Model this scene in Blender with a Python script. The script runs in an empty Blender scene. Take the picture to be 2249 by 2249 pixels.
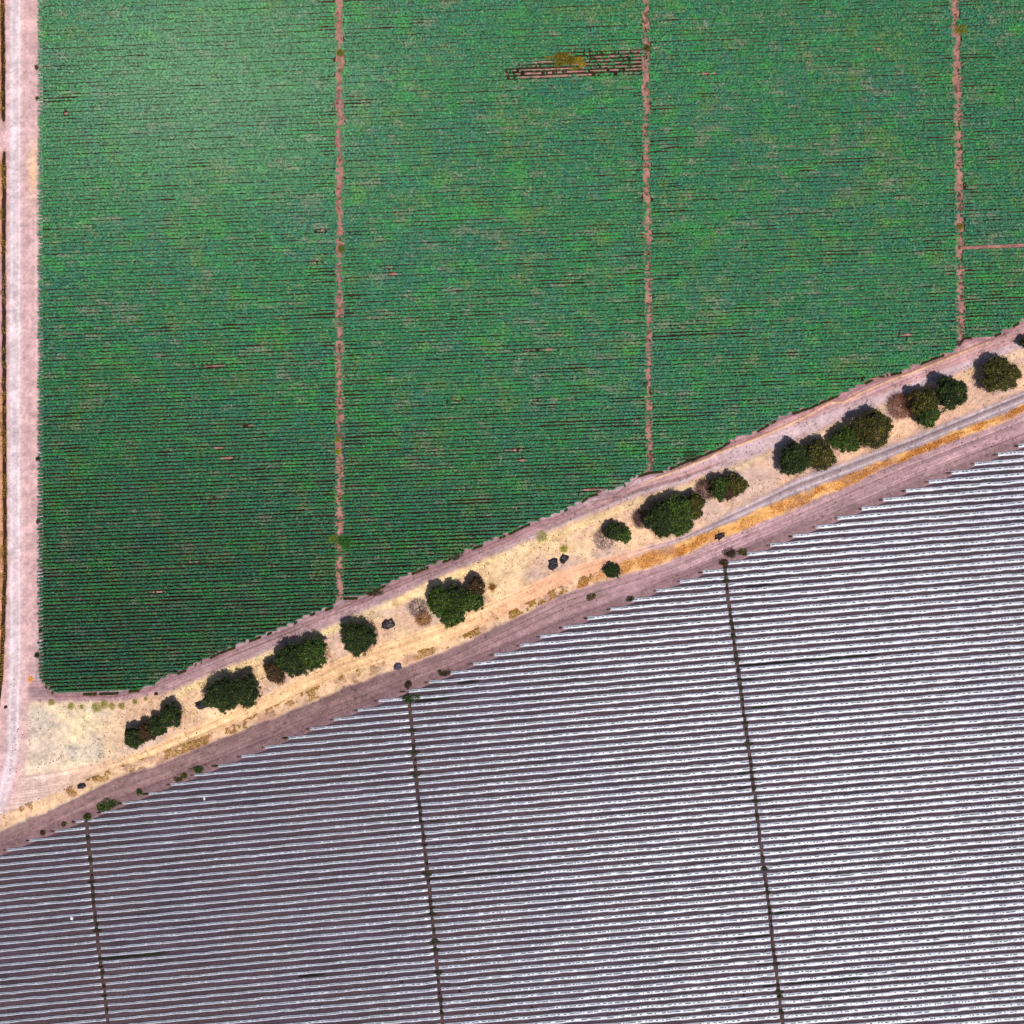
import bpy, math
import numpy as np

RNG = np.random.default_rng(7)
S = 0.1                       # metres per photograph pixel on the ground
HC = 250.0                    # camera height
CX = 1124.5
def X(px): return (np.asarray(px, dtype=float) - CX) * S
def Y(py): return (CX - np.asarray(py, dtype=float)) * S
def PX(x): return np.asarray(x) / S + CX
def PY(y): return CX - np.asarray(y) / S

scene = bpy.context.scene
COL = scene.collection

def lin(r, g, b, k=1.0):
    out = []
    for v in (r, g, b):
        v /= 255.0
        out.append((v / 12.92 if v <= 0.04045 else ((v + 0.055) / 1.055) ** 2.4) * k)
    return np.array(out)

# ------------------------------------------------------------------ noise
_T = np.random.default_rng(11).random((256, 256))
def vnoise(x, y, seed=0):
    x = np.asarray(x, dtype=float) + seed * 37.31; y = np.asarray(y, dtype=float) + seed * 91.7
    xi = np.floor(x).astype(np.int64); yi = np.floor(y).astype(np.int64)
    fx = x - xi; fy = y - yi
    fx = fx * fx * (3 - 2 * fx); fy = fy * fy * (3 - 2 * fy)
    a = _T[xi & 255, yi & 255]; b = _T[(xi + 1) & 255, yi & 255]
    c = _T[xi & 255, (yi + 1) & 255]; d = _T[(xi + 1) & 255, (yi + 1) & 255]
    return (a * (1 - fx) + b * fx) * (1 - fy) + (c * (1 - fx) + d * fx) * fy
def fbm(x, y, sc, octv=4, seed=0, gain=0.55):
    x = np.asarray(x, dtype=float) / sc; y = np.asarray(y, dtype=float) / sc
    s = 0; a = 1.0; t = 0
    for o in range(octv):
        s = s + a * vnoise(x * 2 ** o, y * 2 ** o, seed + o * 3); t += a; a *= gain
    return s / t
def sstep(a, b, x):
    t = np.clip((x - a) / (b - a), 0, 1)
    return t * t * (3 - 2 * t)
def mixc(c, d, m):
    m = np.asarray(m)[..., None]
    return c * (1 - m) + np.asarray(d) * m

# ------------------------------------------------------------------ mesh helpers
def tag(o, label=None, cat=None, group=None, kind=None):
    if label: o['label'] = label
    if cat: o['category'] = cat
    if group: o['group'] = group
    if kind: o['kind'] = kind
    return o

def make_mesh(name, verts, faces, mat, cols=None, uv=None, smooth=False):
    """verts (N,3); faces (M,k) array of equal sized faces"""
    verts = np.ascontiguousarray(verts, dtype=np.float32)
    faces = np.ascontiguousarray(faces, dtype=np.int32)
    me = bpy.data.meshes.new(name)
    k = faces.shape[1]; M = faces.shape[0]
    me.vertices.add(len(verts)); me.vertices.foreach_set('co', verts.ravel())
    me.loops.add(M * k); me.loops.foreach_set('vertex_index', faces.ravel())
    me.polygons.add(M)
    me.polygons.foreach_set('loop_start', np.arange(0, M * k, k, dtype=np.int32))
    me.polygons.foreach_set('loop_total', np.full(M, k, dtype=np.int32))
    if smooth: me.polygons.foreach_set('use_smooth', np.ones(M, dtype=bool))
    me.update(calc_edges=True)
    if cols is not None:
        a = me.attributes.new('tint', 'FLOAT_COLOR', 'POINT')
        c = np.ones((len(verts), 4), dtype=np.float32); c[:, :3] = cols
        a.data.foreach_set('color', c.ravel())
    if uv is not None:
        a = me.attributes.new('run', 'FLOAT_VECTOR', 'POINT')
        c = np.zeros((len(verts), 3), dtype=np.float32); c[:, :uv.shape[1]] = uv
        a.data.foreach_set('vector', c.ravel())
    me.materials.append(mat)
    return me

def add(name, me, parent=None, loc=(0, 0, 0)):
    o = bpy.data.objects.new(name, me); COL.objects.link(o); o.location = loc
    if parent: o.parent = parent
    return o

def empty(name, loc):
    o = bpy.data.objects.new(name, None); COL.objects.link(o); o.location = loc
    o.empty_display_size = 0.5
    return o

class Geo:
    """collects pieces made of quads"""
    def __init__(s): s.v = []; s.f = []; s.c = []; s.n = 0
    def add(s, v, f, c=None):
        v = np.asarray(v, float); s.v.append(v); s.f.append(np.asarray(f) + s.n)
        s.c.append(np.tile(np.asarray(c if c is not None else (1, 1, 1), float), (len(v), 1)) if (c is None or np.ndim(c) == 1) else c)
        s.n += len(v)
    def mesh(s, name, mat, smooth=False):
        return make_mesh(name, np.vstack(s.v), np.vstack(s.f), mat, np.vstack(s.c), smooth=smooth)

def tube(g, pts, rad, c, sides=6):
    pts = np.asarray(pts, float); n = len(pts)
    V = []
    for i in range(n):
        d = pts[min(i + 1, n - 1)] - pts[max(i - 1, 0)]; d /= (np.linalg.norm(d) + 1e-9)
        a = np.cross(d, (0.31, 0.9, 0.2)); a /= np.linalg.norm(a); b = np.cross(d, a)
        for k in range(sides):
            t = 2 * math.pi * k / sides
            V.append(pts[i] + rad[i] * (math.cos(t) * a + math.sin(t) * b))
    F = []
    for i in range(n - 1):
        for k in range(sides):
            F.append((i * sides + k, i * sides + (k + 1) % sides, (i + 1) * sides + (k + 1) % sides, (i + 1) * sides + k))
    g.add(V, F, c)

def leaf_arrays(P, size, cols, up=0.6, asp=0.55, rng=RNG):
    """rhombic leaf faces at P"""
    N = len(P)
    n = rng.normal(size=(N, 3)); n[:, 2] = np.abs(n[:, 2]) + up * 2
    n /= np.linalg.norm(n, axis=1)[:, None]
    t = rng.normal(size=(N, 3)); t -= (t * n).sum(1)[:, None] * n; t /= np.linalg.norm(t, axis=1)[:, None]
    b = np.cross(n, t)
    L = np.asarray(size)[:, None] * 0.5; W = L * asp
    V = np.empty((N, 4, 3)); V[:, 0] = P - t * L; V[:, 1] = P + b * W; V[:, 2] = P + t * L; V[:, 3] = P - b * W
    F = np.arange(4 * N).reshape(N, 4)
    return V.reshape(-1, 3), F, np.repeat(cols, 4, axis=0)

def blade_arrays(P, h, lean, w, cols, rng=RNG):
    """upright narrow blades: base P, height h, leaning sideways by lean"""
    N = len(P); a = rng.random(N) * 2 * math.pi
    d = np.stack([np.cos(a), np.sin(a), np.zeros(N)], 1); s = np.stack([-np.sin(a), np.cos(a), np.zeros(N)], 1)
    tip = P + d * np.asarray(lean)[:, None]; tip[:, 2] += h
    ww = np.asarray(w)[:, None] * 0.5
    V = np.empty((N, 4, 3)); V[:, 0] = P - s * ww; V[:, 1] = P + s * ww; V[:, 2] = tip + s * ww * 0.35; V[:, 3] = tip - s * ww * 0.35
    return V.reshape(-1, 3), np.arange(4 * N).reshape(N, 4), np.repeat(cols, 4, axis=0)

# ------------------------------------------------------------------ materials
def new_mat(name):
    m = bpy.data.materials.new(name); m.use_nodes = True
    nt = m.node_tree; nt.nodes.clear()
    out = nt.nodes.new('ShaderNodeOutputMaterial'); b = nt.nodes.new('ShaderNodeBsdfPrincipled')
    nt.links.new(b.outputs[0], out.inputs[0])
    return m, nt, b
def nd(nt, typ, **kw):
    n = nt.nodes.new(typ)
    for k, v in kw.items(): setattr(n, k, v)
    return n
def maprange(nt, src, a, b, c, d):
    n = nd(nt, 'ShaderNodeMapRange'); n.inputs[1].default_value = a; n.inputs[2].default_value = b
    n.inputs[3].default_value = c; n.inputs[4].default_value = d; nt.links.new(src, n.inputs[0]); return n.outputs[0]
def noise(nt, vec, scale, detail=4, rough=0.6):
    n = nd(nt, 'ShaderNodeTexNoise'); n.inputs['Scale'].default_value = scale
    n.inputs['Detail'].default_value = detail; n.inputs['Roughness'].default_value = rough
    if vec is not None: nt.links.new(vec, n.inputs['Vector'])
    return n
def mult(nt, col, fac):
    n = nd(nt, 'ShaderNodeVectorMath', operation='SCALE'); nt.links.new(col, n.inputs[0]); nt.links.new(fac, n.inputs['Scale']); return n.outputs[0]
def mixrgb(nt, fac, a, b):
    n = nd(nt, 'ShaderNodeMix', data_type='RGBA')
    for s, i in ((fac, 0), (a, 6), (b, 7)):
        if hasattr(s, 'is_linked') or isinstance(s, bpy.types.NodeSocket): nt.links.new(s, n.inputs[i])
        elif isinstance(s, (int, float)): n.inputs[i].default_value = s
        else: n.inputs[i].default_value = (*s, 1)
    return n.outputs[2]
def bump(nt, h, b, strength, dist):
    n = nd(nt, 'ShaderNodeBump'); n.inputs['Strength'].default_value = strength; n.inputs['Distance'].default_value = dist
    nt.links.new(h, n.inputs['Height']); nt.links.new(n.outputs[0], b.inputs['Normal'])

def mat_tinted(name, rough, spec, fine=2.0, lo=0.8, hi=1.2, bmp=0.0, bscale=3.0, trans=0.0):
    m, nt, b = new_mat(name)
    at = nd(nt, 'ShaderNodeAttribute', attribute_name='tint')
    geo = nd(nt, 'ShaderNodeNewGeometry')
    nz = noise(nt, geo.outputs['Position'], fine, 5, 0.7)
    c = mult(nt, at.outputs['Color'], maprange(nt, nz.outputs[0], 0.3, 0.7, lo, hi))
    nt.links.new(c, b.inputs['Base Color'])
    b.inputs['Roughness'].default_value = rough; b.inputs['Specular IOR Level'].default_value = spec
    if bmp:
        n2 = noise(nt, geo.outputs['Position'], bscale, 6, 0.7); bump(nt, n2.outputs[0], b, bmp, 0.15)
    return m
M_DIRT = mat_tinted('packed dirt', 0.95, 0.1, fine=2.2, lo=0.80, hi=1.20, bmp=0.7, bscale=2.5)
M_LEAF = mat_tinted('leaves', 0.6, 0.25, fine=3.0, lo=0.75, hi=1.25)
M_CROP = mat_tinted('crop leaves', 0.65, 0.2, fine=2.5, lo=0.7, hi=1.3)
M_DRY = mat_tinted('dry stems', 0.9, 0.1, fine=3.0, lo=0.7, hi=1.3)
M_BARK = mat_tinted('bark', 0.9, 0.1, fine=6.0, lo=0.6, hi=1.3, bmp=0.5, bscale=12)
M_TARP = mat_tinted('black sheeting', 0.45, 0.4, fine=3.0, lo=0.6, hi=1.5)
M_WHITE = mat_tinted('white sheeting', 0.5, 0.4, fine=5.0, lo=0.9, hi=1.05)

def mat_soil(name, base, alt, spot, rot, stretch, streak=0.35):
    m, nt, b = new_mat(name)
    geo = nd(nt, 'ShaderNodeNewGeometry')
    mp = nd(nt, 'ShaderNodeMapping'); mp.inputs['Rotation'].default_value = (0, 0, rot)
    nt.links.new(geo.outputs['Position'], mp.inputs['Vector'])
    mp2 = nd(nt, 'ShaderNodeMapping'); mp2.inputs['Scale'].default_value = (1.0 / stretch, 1, 1)
    nt.links.new(mp.outputs[0], mp2.inputs['Vector'])
    n1 = noise(nt, mp2.outputs[0], 0.55, 3, 0.6)
    c = mixrgb(nt, maprange(nt, n1.outputs[0], 0.35, 0.65, 0, 1), base, alt)
    n2 = noise(nt, geo.outputs['Position'], 0.06, 3, 0.6)
    c = mixrgb(nt, maprange(nt, n2.outputs[0], 0.4, 0.7, 0, 0.7), c, spot)
    n3 = noise(nt, geo.outputs['Position'], 2.0, 5, 0.75)
    c = mult(nt, c, maprange(nt, n3.outputs[0], 0.3, 0.7, 1 - streak, 1 + streak))
    nt.links.new(c, b.inputs['Base Color'])
    b.inputs['Roughness'].default_value = 0.95; b.inputs['Specular IOR Level'].default_value = 0.1
    n4 = noise(nt, geo.outputs['Position'], 2.2, 6, 0.75); bump(nt, n4.outputs[0], b, 0.8, 0.15)
    return m

def mat_plastic():
    m, nt, b = new_mat('white plastic mulch')
    at = nd(nt, 'ShaderNodeAttribute', attribute_name='run')
    sp = nd(nt, 'ShaderNodeSeparateXYZ'); nt.links.new(at.outputs['Vector'], sp.inputs[0])
    # planting slits: dark dashes along one side of the crown of the bed
    nz = nd(nt, 'ShaderNodeTexNoise', noise_dimensions='2D'); nz.inputs['Scale'].default_value = 1.0; nz.inputs['Detail'].default_value = 2
    cb = nd(nt, 'ShaderNodeCombineXYZ')
    mu = nd(nt, 'ShaderNodeMath', operation='MULTIPLY'); mu.inputs[1].default_value = 1.5; nt.links.new(sp.outputs[0], mu.inputs[0])
    nt.links.new(mu.outputs[0], cb.inputs[0]); nt.links.new(sp.outputs[2], cb.inputs[1]); nt.links.new(cb.outputs[0], nz.inputs['Vector'])
    sx = maprange(nt, sp.outputs[0], -110, 70, 0.15, -0.05)      # denser planting towards the west
    ad = nd(nt, 'ShaderNodeMath', operation='ADD'); nt.links.new(nz.outputs[0], ad.inputs[0]); nt.links.new(sx, ad.inputs[1])
    dash = maprange(nt, ad.outputs[0], 0.42, 0.50, 0, 1)
    d = nd(nt, 'ShaderNodeMath', operation='SUBTRACT'); d.inputs[1].default_value = 0.05; nt.links.new(sp.outputs[1], d.inputs[0])
    ab = nd(nt, 'ShaderNodeMath', operation='ABSOLUTE'); nt.links.new(d.outputs[0], ab.inputs[0])
    line = maprange(nt, ab.outputs[0], 0.07, 0.12, 1, 0)
    k = nd(nt, 'ShaderNodeMath', operation='MULTIPLY'); nt.links.new(dash, k.inputs[0]); nt.links.new(line, k.inputs[1])
    geo = nd(nt, 'ShaderNodeNewGeometry')
    n5 = noise(nt, geo.outputs['Position'], 1.3, 4, 0.7)
    film = mixrgb(nt, maprange(nt, n5.outputs[0], 0.45, 0.8, 0, 1), (0.44, 0.45, 0.52), (0.25, 0.25, 0.30))
    # soil thrown over the film edges
    e = nd(nt, 'ShaderNodeMath', operation='ABSOLUTE'); nt.links.new(sp.outputs[1], e.inputs[0])
    n6 = noise(nt, geo.outputs['Position'], 3.0, 4, 0.7)
    e2 = nd(nt, 'ShaderNodeMath', operation='MULTIPLY_ADD'); nt.links.new(n6.outputs[0], e2.inputs[0]); e2.inputs[1].default_value = 0.16; nt.links.new(e.outputs[0], e2.inputs[2])
    dirt = maprange(nt, e2.outputs[0], 0.47, 0.51, 0, 1)
    c = mixrgb(nt, dirt, film, (0.12, 0.09, 0.10))
    c = mixrgb(nt, k.outputs[0], c, (0.03, 0.045, 0.05))
    nt.links.new(c, b.inputs['Base Color'])
    rr = nd(nt, 'ShaderNodeMath', operation='MAXIMUM'); nt.links.new(k.outputs[0], rr.inputs[0]); nt.links.new(dirt, rr.inputs[1])
    nt.links.new(maprange(nt, rr.outputs[0], 0, 1, 0.40, 0.95), b.inputs['Roughness'])
    nt.links.new(maprange(nt, rr.outputs[0], 0, 1, 0.9, 0.05), b.inputs['Specular IOR Level'])
    bump(nt, n5.outputs[0], b, 0.4, 0.1)
    return m
M_PLASTIC = mat_plastic()

# ------------------------------------------------------------------ plan of the place (photograph pixels on the ground)
Fx = [-260, 83, 90, 115, 130, 248, 311, 342, 357, 404, 435, 460, 481, 515, 543, 590, 646, 674, 733, 755, 789, 826, 873, 929, 984, 1034, 1084, 1124, 1155, 1217, 1280, 1295, 1360, 1401, 1428, 1460, 1509, 1547, 1583, 1609, 1653, 1691, 1717, 1759, 1779, 1816, 1862, 1914, 1945, 1979, 2000, 2046, 2095, 2118, 2174, 2218, 2249, 2600]
Fy = [1480, 1480, 1499, 1521, 1527, 1524, 1516, 1506, 1493, 1475, 1459, 1447, 1436, 1423, 1411, 1393, 1371, 1354, 1334, 1315, 1315, 1296, 1276, 1251, 1231, 1208, 1188, 1171, 1155, 1134, 1102, 1090, 1075, 1047, 1039, 1036, 1014, 1000, 985, 967, 955, 932, 918, 903, 897, 880, 862, 836, 826, 819, 809, 790, 774, 743, 743, 724, 701, 556]
STX = [-260, 0, 100, 250, 350, 500, 750, 1000, 1250, 1400, 1500, 1750, 2000, 2249, 2600]
T1B = [1560, 1548, 1545, 1546, 1530, 1467, 1365, 1255, 1155, 1093, 1065, 968, 862, 765, 628]
S0 = [1790, 1700, 1690, 1665, 1625, 1557, 1436, 1350, 1239, 1199, 1173, 1043, 953, 850, 705]
S1 = [1890, 1791, 1750, 1690, 1655, 1600, 1484, 1405, 1280, 1222, 1190, 1086, 988, 887, 742]
G1 = [1922, 1824, 1780, 1708, 1675, 1616, 1512, 1418, 1298, 1253, 1219, 1113, 1004, 906, 760]
RDX = [430, 520, 600, 700, 1435, 1559, 1572, 1655, 1728, 1785, 1821, 1852, 1888, 1953, 2000, 2118, 2180, 2230]   # light windrow line
RDY = [1475, 1436, 1398, 1365, 1053, 1006, 997, 966, 935, 907, 885, 884, 865, 836, 820, 772, 748, 728]
def f_edge(px): return np.interp(px, Fx, Fy)
def cur(tab, px): return np.interp(px, STX, tab)
def m_line(px): return 1872 - 0.399 * px
DITX_Y = [-200, 0, 250, 378, 430, 600, 1000, 1250, 1300, 1400, 1490, 1560, 1800]
DITX = [4, 5, 7, 8.5, 8.5, 7.5, 9.5, 10.5, 9, 5.5, 1, -6, -60]
XR_Y = [-300, 1470, 1500, 1560, 1650, 1700, 1760, 1800, 2300]
XR = [83, 83, 66, 62, 62, 50, 25, 0, -260]

# ------------------------------------------------------------------ earth between the two fields
def earth(px, py):
    """soil colour and height of the bare ground between the fields, from pixel coordinates"""
    x = X(px); y = Y(py)
    ang = math.radians(22.5); ca, sa = math.cos(ang), math.sin(ang)
    u = x * ca + y * sa                                   # along the diagonal tracks
    wig = (fbm(x, y, 6, 3, 3) - 0.5) * 10                  # ragged borders (px)
    wig2 = (fbm(x, y, 1.5, 3, 5) - 0.5) * 8
    tF, t1, s0, s1, g1, ml = f_edge(px), cur(T1B, px), cur(S0, px), cur(S1, px), cur(G1, px), m_line(px)
    q = py + wig + wig2
    n1 = fbm(x, y, 9, 5, 21); n2 = fbm(x, y, 2.2, 4, 22); n3 = fbm(x, y, 0.7, 3, 23)
    cream = lin(242, 208, 162); tan = lin(212, 178, 160); pink = lin(205, 165, 165); salmon = lin(245, 198, 158)
    orange = lin(240, 170, 85); mauve = lin(172, 138, 140); grey = lin(176, 156, 164); pale = lin(214, 196, 208)
    # verge base: cream in the west, pinkish tan in the east
    c = np.broadcast_to(cream, px.shape + (3,)).copy()
    east = sstep(1000, 1700, px)
    c = mixc(c, lin(234, 184, 154), east * 0.85)
    c = mixc(c, lin(214, 172, 148), sstep(0.40, 0.62, n1) * 0.8)
    c = mixc(c, lin(186, 150, 112), sstep(0.52, 0.70, n2) * 0.45)
    c = mixc(c, lin(196, 172, 168), sstep(0.48, 0.66, fbm(x, y, 14, 4, 27)) * 0.6)
    # corner triangle: pale straw
    tri = sstep(300, 180, px) * sstep(1530, 1560, py)
    c = mixc(c, lin(248, 228, 182), tri * 0.6)
    c = mixc(c, lin(190, 178, 168), tri * sstep(0.45, 0.62, fbm(x * 0.8 + y * 0.5, y - x * 0.4, 6, 4, 28)) * 0.6)
    c = mixc(c, lin(206, 186, 178), np.exp(-(((px - 95) / 45) ** 2 + ((py - 1640) / 70) ** 2)) * 0.7)
    # tyre arcs swept through the corner from the road towards the east
    d = np.hypot(px - 330, (py - 1400) * 0.9)
    arcs = vnoise(d / 5.0, px * 0 + 3, 8)
    c = mixc(c, lin(190, 170, 160), tri * sstep(0.5, 0.9, arcs) * 0.5)
    vv = py - m_line(px)
    st = vnoise(vv / 4.2, u / 30, 14)
    # sandy strip beside the upper track
    h = np.zeros(px.shape)
    # upper track
    m = sstep(3, -10, q - t1)
    c1 = mixc(np.broadcast_to(mauve, c.shape), lin(194, 150, 150), east)
    fs = vnoise((py - t1) / 2.1, u / 45, 36)
    c1 = mixc(c1, c1 * 0.66, sstep(0.55, 0.95, fs))
    c1 = mixc(c1, c1 * 1.25, sstep(0.40, 0.05, fs))
    s_a = vnoise((py - t1) / 3.6, u / 26, 31); s_b = vnoise((py - t1) / 9, u / 40, 32)
    c1 = mixc(c1, lin(150, 118, 128), sstep(0.5, 0.85, s_a) * 0.6)
    c1 = mixc(c1, lin(205, 185, 190), sstep(0.5, 0.8, s_b) * 0.6)
    c = mixc(c, c1, m)
    cr = np.exp(-((py - t1 - 10) / 8.0) ** 2) * (1 - east * 0.6)
    c = mixc(c, lin(240, 214, 150), cr * sstep(0.3, 0.6, n1) * sstep(330, 450, px) * 0.8)
    # brown broken ground right at the crop edge
    eb = np.exp(-((py + wig2 - tF - 4) / 5.0) ** 2) * sstep(85, 110, px)
    c = mixc(c, lin(125, 80, 88), eb * 0.6)
    ln = np.exp(-((py - tF - 14 - (fbm(u, u * 0, 5, 2, 41) - 0.5) * 5) / 1.6) ** 2) * sstep(480, 520, px) * sstep(1420, 1380, px)
    c = mixc(c, lin(110, 65, 60), ln * 0.55)
    # light windrow of sand
    rd = np.interp(px, RDX, RDY); on = sstep(1400, 1450, px) * sstep(2195, 2150, px)
    dy = py - rd
    core = np.exp(-(dy / 2.2) ** 2) * on
    c = mixc(c, lin(236, 190, 136), core * 0.75)
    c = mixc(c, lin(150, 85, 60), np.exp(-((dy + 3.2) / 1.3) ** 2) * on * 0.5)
    h += core * 0.10
    # middle track: orange sand in the west, grey gravel in the east
    w = sstep(0, 14, q - s0) * sstep(10, -4, q - s1)
    ct = mixc(np.broadcast_to(lin(255, 206, 156), c.shape), lin(226, 196, 190), sstep(330, 60, px) * 0.85)
    ct = mixc(ct, lin(250, 188, 150), sstep(950, 1250, px))
    ct = mixc(ct, lin(176, 152, 160), sstep(1300, 1520, px))
    fs = vnoise((py - s0) / 2.1, u / 40, 56)
    ct = mixc(ct, ct * 0.74, sstep(0.55, 0.95, fs)); ct = mixc(ct, ct * 1.15, sstep(0.40, 0.05, fs))
    span = np.clip((py - s0) / (s1 - s0), 0, 1)
    rut = np.exp(-((span - 0.30) / 0.10) ** 2) + np.exp(-((span - 0.68) / 0.10) ** 2)
    s_c = vnoise((py - s0) / 3.0, u / 22, 51)
    ct = mixc(ct, ct * 0.66, np.clip(0.50 * (1 - np.clip(rut, 0, 1)) + 0.5 * sstep(0.5, 0.9, s_c), 0, 1))
    gz = sstep(1400, 1600, px)
    ct = mixc(ct, lin(122, 100, 98), gz * (np.exp(-((span - 0.10) / 0.10) ** 2) + 0.8 * np.exp(-((span - 0.55) / 0.07) ** 2)) * 0.8)
    ct = mixc(ct, lin(205, 188, 190), gz * (np.exp(-((span - 0.38) / 0.06) ** 2) + np.exp(-((span - 0.8) / 0.07) ** 2)) * 0.9)
    c = mixc(c, ct, w)
    h -= w * rut * 0.04
    # strip between middle and lower track
    g = sstep(-3, 5, q - s1) * sstep(6, -4, q - g1)
    cg = mixc(np.broadcast_to(lin(226, 186, 150), c.shape), lin(232, 176, 110), sstep(1250, 1450, px))
    cg = mixc(cg, lin(176, 132, 112), sstep(0.50, 0.66, fbm(x, y, 3.2, 4, 29)) * 0.75)
    c = mixc(c, cg, g)
    h += g * 0.06
    # lower track
    r = sstep(-3, 7, q - g1)
    c3 = mixc(np.broadcast_to(lin(146, 114, 114), c.shape), lin(182, 146, 150), sstep(800, 1700, px))
    fs = vnoise((py - g1) / 2.1, u / 50, 66)
    c3 = mixc(c3, c3 * 0.62, sstep(0.55, 0.95, fs)); c3 = mixc(c3, c3 * 1.25, sstep(0.40, 0.05, fs))
    s_d = vnoise((py - g1) / 3.2, u / 30, 61); s_e = vnoise((py - g1) / 8, u / 50, 62)
    c3 = mixc(c3, c3 * 0.74, sstep(0.45, 0.9, s_d) * 0.8)
    c3 = mixc(c3, c3 * 1.28, sstep(0.5, 0.85, s_e) * 0.6)
    c3 = mixc(c3, lin(126, 98, 102), sstep(-26, -8, py - ml) * 0.75)
    cre = np.exp(-((py - (ml - 14 - 8 * sstep(1600, 2000, px))) / 1.5) ** 2)
    c3 = mixc(c3, lin(96, 62, 60), cre * 0.6 * sstep(0.3, 0.5, fbm(u, vv, 8, 2, 64)))
    c = mixc(c, c3, r)
    # dark stones and clods
    c = mixc(c, c * 0.45, sstep(0.80, 0.86, vnoise(x / 0.45, y / 0.45, 71)) * sstep(0.5, 0.62, n1) * 0.7)
    # western road
    xr = np.interp(py, XR_Y, XR); xd = np.interp(py, DITX_Y, DITX)
    soft = 6 + 34 * sstep(1480, 1600, py)
    wr = sstep(soft * 0.5, -soft * 0.5, px + wig2 * 0.4 + wig * 2.2 * sstep(1450, 1560, py) - xr)
    off = px - xd - 0.0 
    lane = px + 0 * py
    bend = np.interp(py, [-300, 1450, 1650, 1760, 1850], [0, 0, -6, -30, -70])
    lx = px - bend
    s_f = vnoise(lx / 2.6, y / 14, 81); s_g = vnoise(lx / 7, y / 25, 82)
    cw = np.broadcast_to(lin(208, 170, 168), c.shape)
    cw = mixc(cw, lin(216, 198, 204), np.exp(-((lx - 34) / 14.0) ** 4) * (0.85 + 0 * px))
    cw = mixc(cw, lin(236, 220, 214), np.exp(-((lx - 42) / 2.2) ** 2) * 0.7)
    cw = mixc(cw, lin(236, 224, 232), np.exp(-((lx - 26) / 3.5) ** 2) * 0.35)
    cw = mixc(cw, cw * 0.86, sstep(0.5, 0.9, s_f) * 0.6)
    cw = mixc(cw, lin(214, 178, 184), sstep(0.55, 0.85, s_g) * 0.4)
    cw = mixc(cw, lin(236, 196, 150), np.exp(-((lx - 72) / 9) ** 2) * np.exp(-((py - 375) / 55.0) ** 2) * 0.9)
    cw = mixc(cw, cw * 0.80, sstep(900, 1500, py) * sstep(62, 80, px) * 0.6)
    c = mixc(c, cw, wr)
    # side track leaving westwards
    gate = np.exp(-((py - 300) / 42.0) ** 4) * sstep(28, 12, px)
    # ground west of the road and its ditch
    west = sstep(xd + 9, xd + 1, px + wig2 * 0.3)
    cwst = mixc(np.broadcast_to(lin(206, 150, 120), c.shape), lin(150, 110, 70), sstep(0.45, 0.65, n2))
    cwst = mixc(cwst, lin(190, 150, 165), sstep(500, 620, py) * sstep(900, 780, py) * 0.7)
    c = mixc(c, cwst, west * (1 - gate) * sstep(1600, 1500, py))
    dt = np.exp(-(np.abs(px - xd + wig2 * 0.35) / (3.6 + 1.0 * (fbm(y, y * 0, 2, 2, 91) - 0.5))) ** 4) * (1 - gate) * sstep(1570, 1500, py)
    c = mixc(c, lin(62, 36, 22), dt * 0.97)
    h -= dt * 0.75
    # overall fine variation
    n4 = fbm(x * ca + y * sa, (y * ca - x * sa) * 3.0, 5, 4, 95, 0.65)
    c = c * ((0.72 + 0.56 * n3) * (0.74 + 0.52 * n4) * (0.80 + 0.4 * n2))[..., None]
    h += (n2 - 0.5) * 0.05 + (n3 - 0.5) * 0.03 + (n1 - 0.5) * 0.08
    return c, h, dict(tF=tF, t1=t1, s0=s0, s1=s1, g1=g1, ml=ml, xr=xr, xd=xd, dt=dt)

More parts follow.
